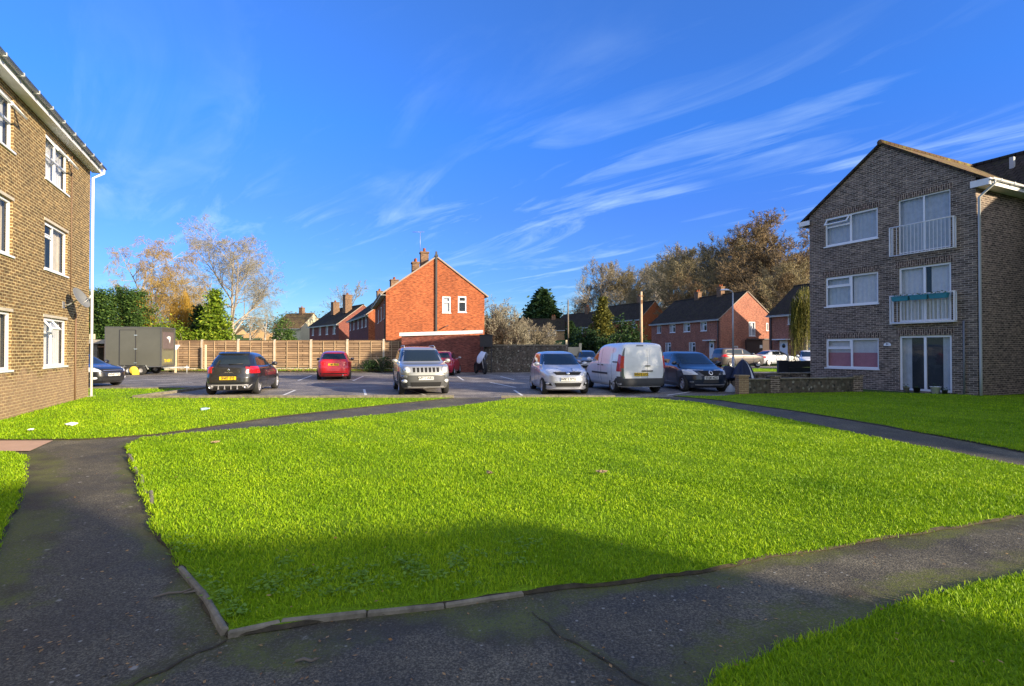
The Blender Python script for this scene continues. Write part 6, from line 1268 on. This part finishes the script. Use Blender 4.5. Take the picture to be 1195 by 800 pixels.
def conifer(name,label,loc,rad,H,mat,seed=0,n=34,per=26,leaf=.16,droop=.25,cat='tree',group=None,power=1.0,base=.06,cl=.22):
    b=thing(name,label,cat,loc,0,group); r=np.random.default_rng(seed); cs=[]; m=MB(); m.tube([(0,0,-.2),(0,0,H*.97)],[H*.018+.05,.02],8)
    for j in range(n):
        t=(j+.5)/n; z=H*(base+(1-base)*t); R_=rad*(1-t)**power*r.uniform(.72,1.12)+.06; k=max(3,int(9*(1-t)+3))
        for i in range(k):
            a=2*math.pi*i/k+r.uniform(0,.8); rr_=R_*r.uniform(.75,1.15); tip=(rr_*math.cos(a),rr_*math.sin(a),z-droop*rr_)
            if rad>1: m.tube([(0,0,z),tip],[.04,.01],3,cap=False)
            for q in np.linspace(.3,1,max(2,int(R_/.45)+1)): cs.append((tip[0]*q,tip[1]*q,z+(tip[2]-z)*q**1.3))
    m.build('trunk',M['bark'],b); foliage(b,cs,per,leaf,(cl,cl,cl*.5),mat,seed); return b
def topH(px,y,Y): return EH+(HY-y)*Y/F
# --- woodland on the rise behind the street
def wood(px,ytop,Y,seed,kind,label,wsc=1.0,protos={}):
    if px<800: Y=Y*1.3
    X=at(px,Y); g0=gz(X,Y)-.3; Ht=topH(px,ytop,Y)-g0
    if kind not in protos:
        if kind=='grey': t=tree('bare_tree','x',(0,0,0),seed,16,'bark','twig_grey',tw=.024,counts=(14,8,7,5,5),fr=(.62,.55,.55,.55,.6),ang=(48,42,40,45,50),up=.35)
        elif kind=='gold': t=tree('bare_tree','x',(0,0,0),seed,16,'bark','twig_gold',tw=.024,counts=(14,8,7,5,5),fr=(.62,.55,.55,.55,.6),ang=(46,44,42,45,50),up=.35)
        elif kind=='brown': t=tree('bare_tree','x',(0,0,0),seed,16,'bark','twig_brown',tw=.024,counts=(18,9,7,6,6),ang=(62,48,45,48,50),up=.26,start=.10,fr=(.56,.55,.55,.55,.55))
        elif kind=='pale': t=tree('bare_tree','x',(0,0,0),seed,16,'bark_pale','twig_pale',tw=.022,counts=(14,8,6,5,4),fr=(.62,.55,.55,.55,.6),ang=(46,42,40,45,50),up=.3)
        cc=[c for c in t.children if c.name.startswith('crown')][0]; hz=float(np.percentile([v.co.z for v in cc.data.vertices],98.5)); protos[kind]=(t,hz); s=Ht/hz; t.location=(X,Y,g0); t.scale=(s*wsc,s*wsc,s); t['label']=label; t['group']='leafless woodland trees behind the street'; return
    t,hz=protos[kind]; s=Ht/hz; dup(t,(X,Y,g0),seed*1.7,label,'leafless woodland trees behind the street',(s*wsc,s*wsc,s))
W_=[(702,306,108,1,'grey','pale grey rounded bare tree at the open end of the woodland',1.0),(733,320,112,2,'grey','lower grey bare tree second along the woodland edge',.95),(762,308,104,3,'pale','bare tree with pale branches above the orange house gable',1.0),
 (790,296,110,4,'gold','yellowish bare tree between the pale one and the tallest golden crown',1.1),(812,286,100,5,'gold','tallest golden crowned bare tree above the semi detached roof',1.1),(838,290,112,6,'grey','grey bare tree just past the golden crowns',1.0),
 (856,280,104,7,'gold','golden bare tree leaning up against the big brown beech',1.0),(880,262,96,8,'brown','brown twiggy beech at the near flank of the biggest tree',1.05),(915,247,92,9,'brown','biggest dense brown beech towering beside the dark flats',1.25),
 (950,262,96,10,'brown','brown beech half hidden behind the dark flats',1.2),(898,290,84,11,'brown','lower dark brown tree in front of the big beech',1.1),(935,300,82,12,'gold','yellow tinged bare tree low beside the dark flats',1.2),
 (682,345,118,13,'pale','small pale bare tree at the low end of the woodland',1.1),(718,340,104,14,'grey','small grey bare tree behind the tall gold tipped conifer',1.2),(775,325,120,15,'grey','grey bare tree showing through the middle of the wood',1.2),
 (828,310,122,16,'grey','deeper grey bare tree behind the semi detached chimneys',1.3),(748,335,95,17,'gold','small golden bare tree behind the wooden pole',1.2),(868,300,118,18,'grey','deep grey bare tree behind the beeches',1.4),(845,318,92,19,'brown','low brown tree over the semi detached roof ridge',1.3),(985,270,90,20,'brown','brown beech wholly behind the dark flats',1.3),(800,322,96,21,'brown','low brown twiggy tree over the semi detached chimneys',1.2)]
W_+=[(692,332,112,31,'grey','grey bare tree low beside the pale one at the open end',1.1),(722,312,112,32,'gold','golden twigged bare tree between two grey ones at the woodland edge',1.1),(748,312,112,33,'grey','grey bare tree in line with the orange gable chimney',1.1),(778,300,115,34,'gold','golden bare tree above the gap between the two street houses',1.1),
 (800,290,115,35,'brown','brown twigged tree rising over the far corner of the semi detached roof',1.1),(826,284,110,36,'gold','golden tree directly above the semi detached ridge',1.1),(870,272,110,37,'grey','grey branched tree between the golden crowns and the beech',1.2),(893,255,100,38,'brown','brown beech crown just before the tallest beech',1.2)]
for w_ in W_[:19]+W_[20:]: wood(*w_)
# dark understorey on the rise
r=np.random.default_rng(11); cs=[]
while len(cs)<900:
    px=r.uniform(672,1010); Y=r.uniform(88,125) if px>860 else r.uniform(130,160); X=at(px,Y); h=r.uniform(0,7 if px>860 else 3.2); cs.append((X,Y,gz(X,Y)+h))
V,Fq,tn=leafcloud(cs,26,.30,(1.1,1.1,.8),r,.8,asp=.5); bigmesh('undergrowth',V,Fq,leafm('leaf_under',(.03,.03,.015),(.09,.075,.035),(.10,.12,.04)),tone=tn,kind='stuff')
cs=[]
while len(cs)<1500:
    px=r.uniform(-200,760); Y=r.uniform(170,260); X=at(px,Y); cs.append((X,Y,gz(X,Y)+r.uniform(0,5.5+1.6*math.sin(px*.06)+1.2*math.sin(px*.023))))
V,Fq,tn=leafcloud(cs,22,.5,(2.0,2.0,.9),r,.8,asp=.4); bigmesh('distant_woodland',V,Fq,leafm('leaf_far',(.08,.07,.05),(.17,.14,.09),(.12,.14,.06)),tone=tn,kind='stuff')
# --- beyond the fence
tree('willow_tree','orange twigged weeping willow spreading above the hedge and box trailer',(at(154,45),45,0),31,12.4,'bark_pale','twig_orange',tw=.010,counts=(17,10,8,7,5),fr=(.62,.52,.52,.52,.6),ang=(66,48,45,50,50),up=.24,droop=.7,start=.2,r0=.2)
wt=[o for o in COL.objects if o.name.startswith('willow_tree')][0]
def fit(t,w,h):
    c=[c for c in t.children if c.name.startswith('crown')][0]; a=np.array([v.co for v in c.data.vertices]); sx_=w/(np.percentile(a[:,0],98.5)-np.percentile(a[:,0],1.5)); sz_=h/np.percentile(a[:,2],99)
    for o in t.children: o.data.transform(Matrix.Diagonal((sx_,sx_,sz_,1)))
fit(wt,8.8,10.6)
r=np.random.default_rng(3); V=[];tn=[]
for k in range(1700):   # hanging yellow withes on the crown's near right side
    a=r.uniform(0,6.28); rad=r.uniform(.4,1)**.6; x=2.4+3.3*rad*math.cos(a); y=2.4*rad*math.sin(a); z=7.8-1.6*rad*rad*2-abs(x-2.6)*.30+r.uniform(-1.2,.6); L=r.uniform(1.6,4.4); to=r.random(); q=np.array([x,y,z]); n=6
    for i in range(n):
        q2=q+np.array([r.normal(.03,.05),r.normal(0,.05),-L/n]); s=np.array([math.cos(a),math.sin(a),0])*.014; V+=[q-s,q+s,q2+s,q2-s]; tn+=[to]*4
        for _ in range(2):
            c=q+(q2-q)*r.random(); d=np.array([r.normal(0,.05),r.normal(0,.05),-.08]); V+=[c,c+np.array([.018,0,0]),c+d+np.array([.018,.01,0]),c+d]; tn+=[r.random()]*4
        q=q2
V=np.array(V); bigmesh('hanging_twigs',V,np.arange(len(V)).reshape(-1,4),M['leaf_willow'],parent=wt,tone=np.array(tn))
tree('bare_tree','big pale bare tree with fine drooping twigs beyond the lime green conifer',(at(274,54),54,0),42,14.8,'bark_pale','twig_pale',tw=.0095,counts=(18,10,8,7,5),fr=(.58,.52,.52,.52,.6),ang=(56,44,42,45,48),up=.32,droop=.4,start=.15,r0=.22)
bg_=[o for o in COL.objects if o.get('label','').startswith('big pale bare tree')][0]; fit(bg_,8.6,13.9)
bt_=thing('hedge','tall clipped dark green evergreen hedge behind the box trailer','hedge',(at(136,40.5),40.5,0)); r=np.random.default_rng(9); cs=[]
for k in range(1500):
    x=r.uniform(-3.9,2.6); z=r.uniform(.4,5.95+.15*math.sin(x*2)); y=-1+.25*math.sin(x*3+z) if r.random()<.75 else r.uniform(-1,1); cs.append((x,y,z))
foliage(bt_,cs,38,.085,(.20,.16,.18),'leaf_hedge',1); m=MB(); [m.tube([(x,0,0),(x+.2,0,5)],[.1,.03],6) for x in (-3,-1.5,0,1.4)]; m.build('stems',M['bark'],bt_)
bush('garden_shrub','yellow green shrub filling the gap under the willow beside the hedge','shrub',(at(188,40.5),40.5,0),1.7,1.1,3.9,'leaf_lime',190,34,.085,4)
bush('garden_shrub','lower bright green shrub just above the fence, between the willow and the conifer','shrub',(at(216,41),41,0),1.5,1.0,3.3,'leaf_lime',150,34,.085,5)
conifer('conifer','bright lime green pointed conifer standing beyond the board fence',(at(251,41.5),41.5,0),1.75,6.2,'leaf_lime',6,30,30,.11,.12,power=.75)
conifer('conifer','dark shaded conifer tucked against the lime green one',(at(233,42.5),42.5,0),1.2,5.0,'leaf_conifer',7,24,26,.12,.1,power=.8)
bush('garden_shrub','dark green rounded tree showing between distant roofs and the cream house','tree',(at(330,72),72,0.3),1.7,1.4,5.4,'leaf_hedge',150,30,.13,8,cl=.3)
tree('bare_tree','thin bare tree rising behind the mossy roofed terrace',(at(404,100),100,gz(-31,100)),51,12.0,'bark','twig_grey',tw=.02,counts=(8,6,6,5,3),up=.3)
for px,Y,h in ((292,90,5.0),(309,95,5.6)):
    tree('bare_tree','small bare garden tree in front of the distant %s roofs'%('orange brick' if px<300 else 'low'),(at(px,Y),Y,gz(-40,Y)),px,h+1,'bark_pale','twig_pale',tw=.02,counts=(8,6,5,4,3),up=.3)
# shrubs to the right of the red gable
def twiggy(label,px,ytop,Y,w,seed,mat='twig_pale',n=16,tw=.016):
    t=thing('bare_shrub',label,'shrub',(at(px,Y),Y,gz(at(px,Y),Y))); H=topH(px,ytop,Y)-gz(at(px,Y),Y); m=MB(); V=[];tn=[]; rr=random.Random(seed)
    for k in range(n):
        a=rr.uniform(0,6.28); rad=w*rr.uniform(0,.6); sg=grow(seed*50+k,H*rr.uniform(.7,1.08),counts=(9,8,6,3),ang=(38,42,45,45),fr=(.5,.5,.5,.5),up=.2,r0=.05,crook=.2,start=.1)
        o=Vector((math.cos(a)*rad,math.sin(a)*rad*.6,0)); ln=Vector((math.cos(a)*.35*w,math.sin(a)*.25*w,0))
        for lev,sl_ in enumerate(sg):
            for pts,rs in sl_:
                P=[p+o+ln*(p.z/H) for p in pts]
                if lev==0: m.tube(P,[max(.012,x) for x in rs],5,cap=False); continue
                u=Vector((rr.gauss(0,1),rr.gauss(0,1),rr.gauss(0,.6))).normalized(); to=rr.random()
                for i in range(len(P)-1): s=(P[i+1]-P[i]).cross(u).normalized()*tw*(1.3 if lev==1 else .9); V+=[P[i]-s,P[i]+s,P[i+1]+s*.8,P[i+1]-s*.8]; tn+=[to]*4
    m.build('stems',M['bark_pale'],t); V=np.array([tuple(v) for v in V]); bigmesh('twigs',V,np.arange(len(V)).reshape(-1,4),M[mat],parent=t,tone=np.array(tn))
twiggy('tall pale twiggy bare shrub beside the red gable house',577,350,50,1.75,1,tw=.017)
twiggy('lower pale twiggy shrub behind the dark flint wall',600,372,48,1.3,2,n=9,tw=.015)
twiggy('brown twiggy shrub in front of the buff brick house',626,374,56,1.7,3,'twig_grey',9)
conifer('conifer','dark spreading cedar behind the buff brick house',(at(633,138),138,gz(8,138)),6.0,topH(633,338,138)-gz(8,138),'leaf_conifer',12,26,20,.55,.12,power=.8,cl=.7)
conifer('conifer','tall conifer with gold green tip beyond the pale silver hatchback',(at(703,72),72,gz(12,72)),2.3,topH(703,347,72)-gz(12,72),'leaf_gold',13,34,30,.17,.22,power=.85,cl=.26)
bush('garden_shrub','dark evergreen shrub around the foot of the gold tipped conifer','shrub',(at(688,70),70,gz(10,70)),2.3,1.6,3.4,'leaf_conifer',150,30,.16,15)
bush('garden_shrub','dark evergreen shrub between the gold tipped conifer and the wooden pole','shrub',(at(733,66),66,gz(14,66)),2.0,1.5,4.6,'leaf_conifer',170,30,.16,16)
bush('garden_shrub','low dark shrub behind the roof of the white van','shrub',(at(715,64),64,gz(12,64)),2.0,1.4,3.0,'leaf_conifer',120,30,.16,18)
conifer('conifer','narrow dark cypress at the end of the buff brick house',(at(666,92),92,gz(10,92)),1.0,4.6,'leaf_conifer',17,20,24,.16,.05,power=.6)
conifer('conifer','second short dark cypress beside the narrow one',(at(674,88),88,gz(10,88)),.95,3.6,'leaf_conifer',19,16,24,.16,.05,power=.6)
# yellowing weeping tree against the end house
yt=thing('willow_tree','yellow green weeping tree hanging over the red house beside the dark flats','tree',(at(940,49.5),49.5,.1)); m=MB(); m.tube([(0,0,0),(.1,0,3),(0,0,6.6)],[.16,.12,.05],8)
r=np.random.default_rng(13); V=[];tn=[]
for k in range(520):
    a=r.uniform(0,6.28); rad=1.25*math.sqrt(r.random()); x=rad*math.cos(a); y=rad*.8*math.sin(a); z=7.2-rad*rad*.9+r.uniform(-.9,.3); L=r.uniform(2,5.2); to=r.random(); q=np.array([x,y,z]); n=7; tx=r.normal(0,.03)
    for i in range(n):
        q2=q+np.array([tx+r.normal(0,.04),r.normal(0,.04),-L/n]); s=np.array([math.cos(a),math.sin(a),0])*.014; V+=[q-s,q+s,q2+s,q2-s]; tn+=[to]*4
        for _ in range(3): c=q+(q2-q)*r.random(); d=np.array([r.normal(0,.05),r.normal(0,.05),-.09]); V+=[c,c+np.array([.03,0,0]),c+d+np.array([.03,.01,0]),c+d]; tn+=[r.random()]*4
        q=q2
for k in range(14): a=k*.45; m.tube([(0,0,4+k*.15),(1.1*math.cos(a),.8*math.sin(a),6.4)],[.04,.01],4)
m.build('trunk',M['bark_pale'],yt); V=np.array(V); bigmesh('crown',V,np.arange(len(V)).reshape(-1,4),M['leaf_gold'],parent=yt,tone=np.array(tn))
# leaf litter and dry growth along the foot of the fence
cs=[(r.uniform(-23.5,-8.2),r.uniform(36.3,37.1),.16) for _ in range(700)]
V,Fq,tn=leafcloud(cs,6,.045,(.08,.08,.05),r,.5); bigmesh('dry_leaves',V,Fq,M['leaf_dead'],tone=tn,kind='stuff')
for k,(px,Y,s) in enumerate([(432,36.4,.8),(446,36.2,1.0)]): bush('garden_shrub',['small dark shrub at the fence foot near the silver four wheel drive','slightly larger dark shrub at the fence end by the garage'][k],'shrub',(at(px,Y),Y,.1),.6*s,.4,.9*s,'leaf_conifer',30,30,.06,30+k,cl=.15)

gt=[o for o in COL.objects if o.name.startswith('bare_tree') and o.get('label','').startswith('pale grey rounded')][0]
dup(gt,(19.6,9.3,0),2.0,'unseen bare grey tree added to throw dappled shade on the white van','added shade trees',(.62,.62,.66))  # unseen tree added beside the view to break up sun on the van
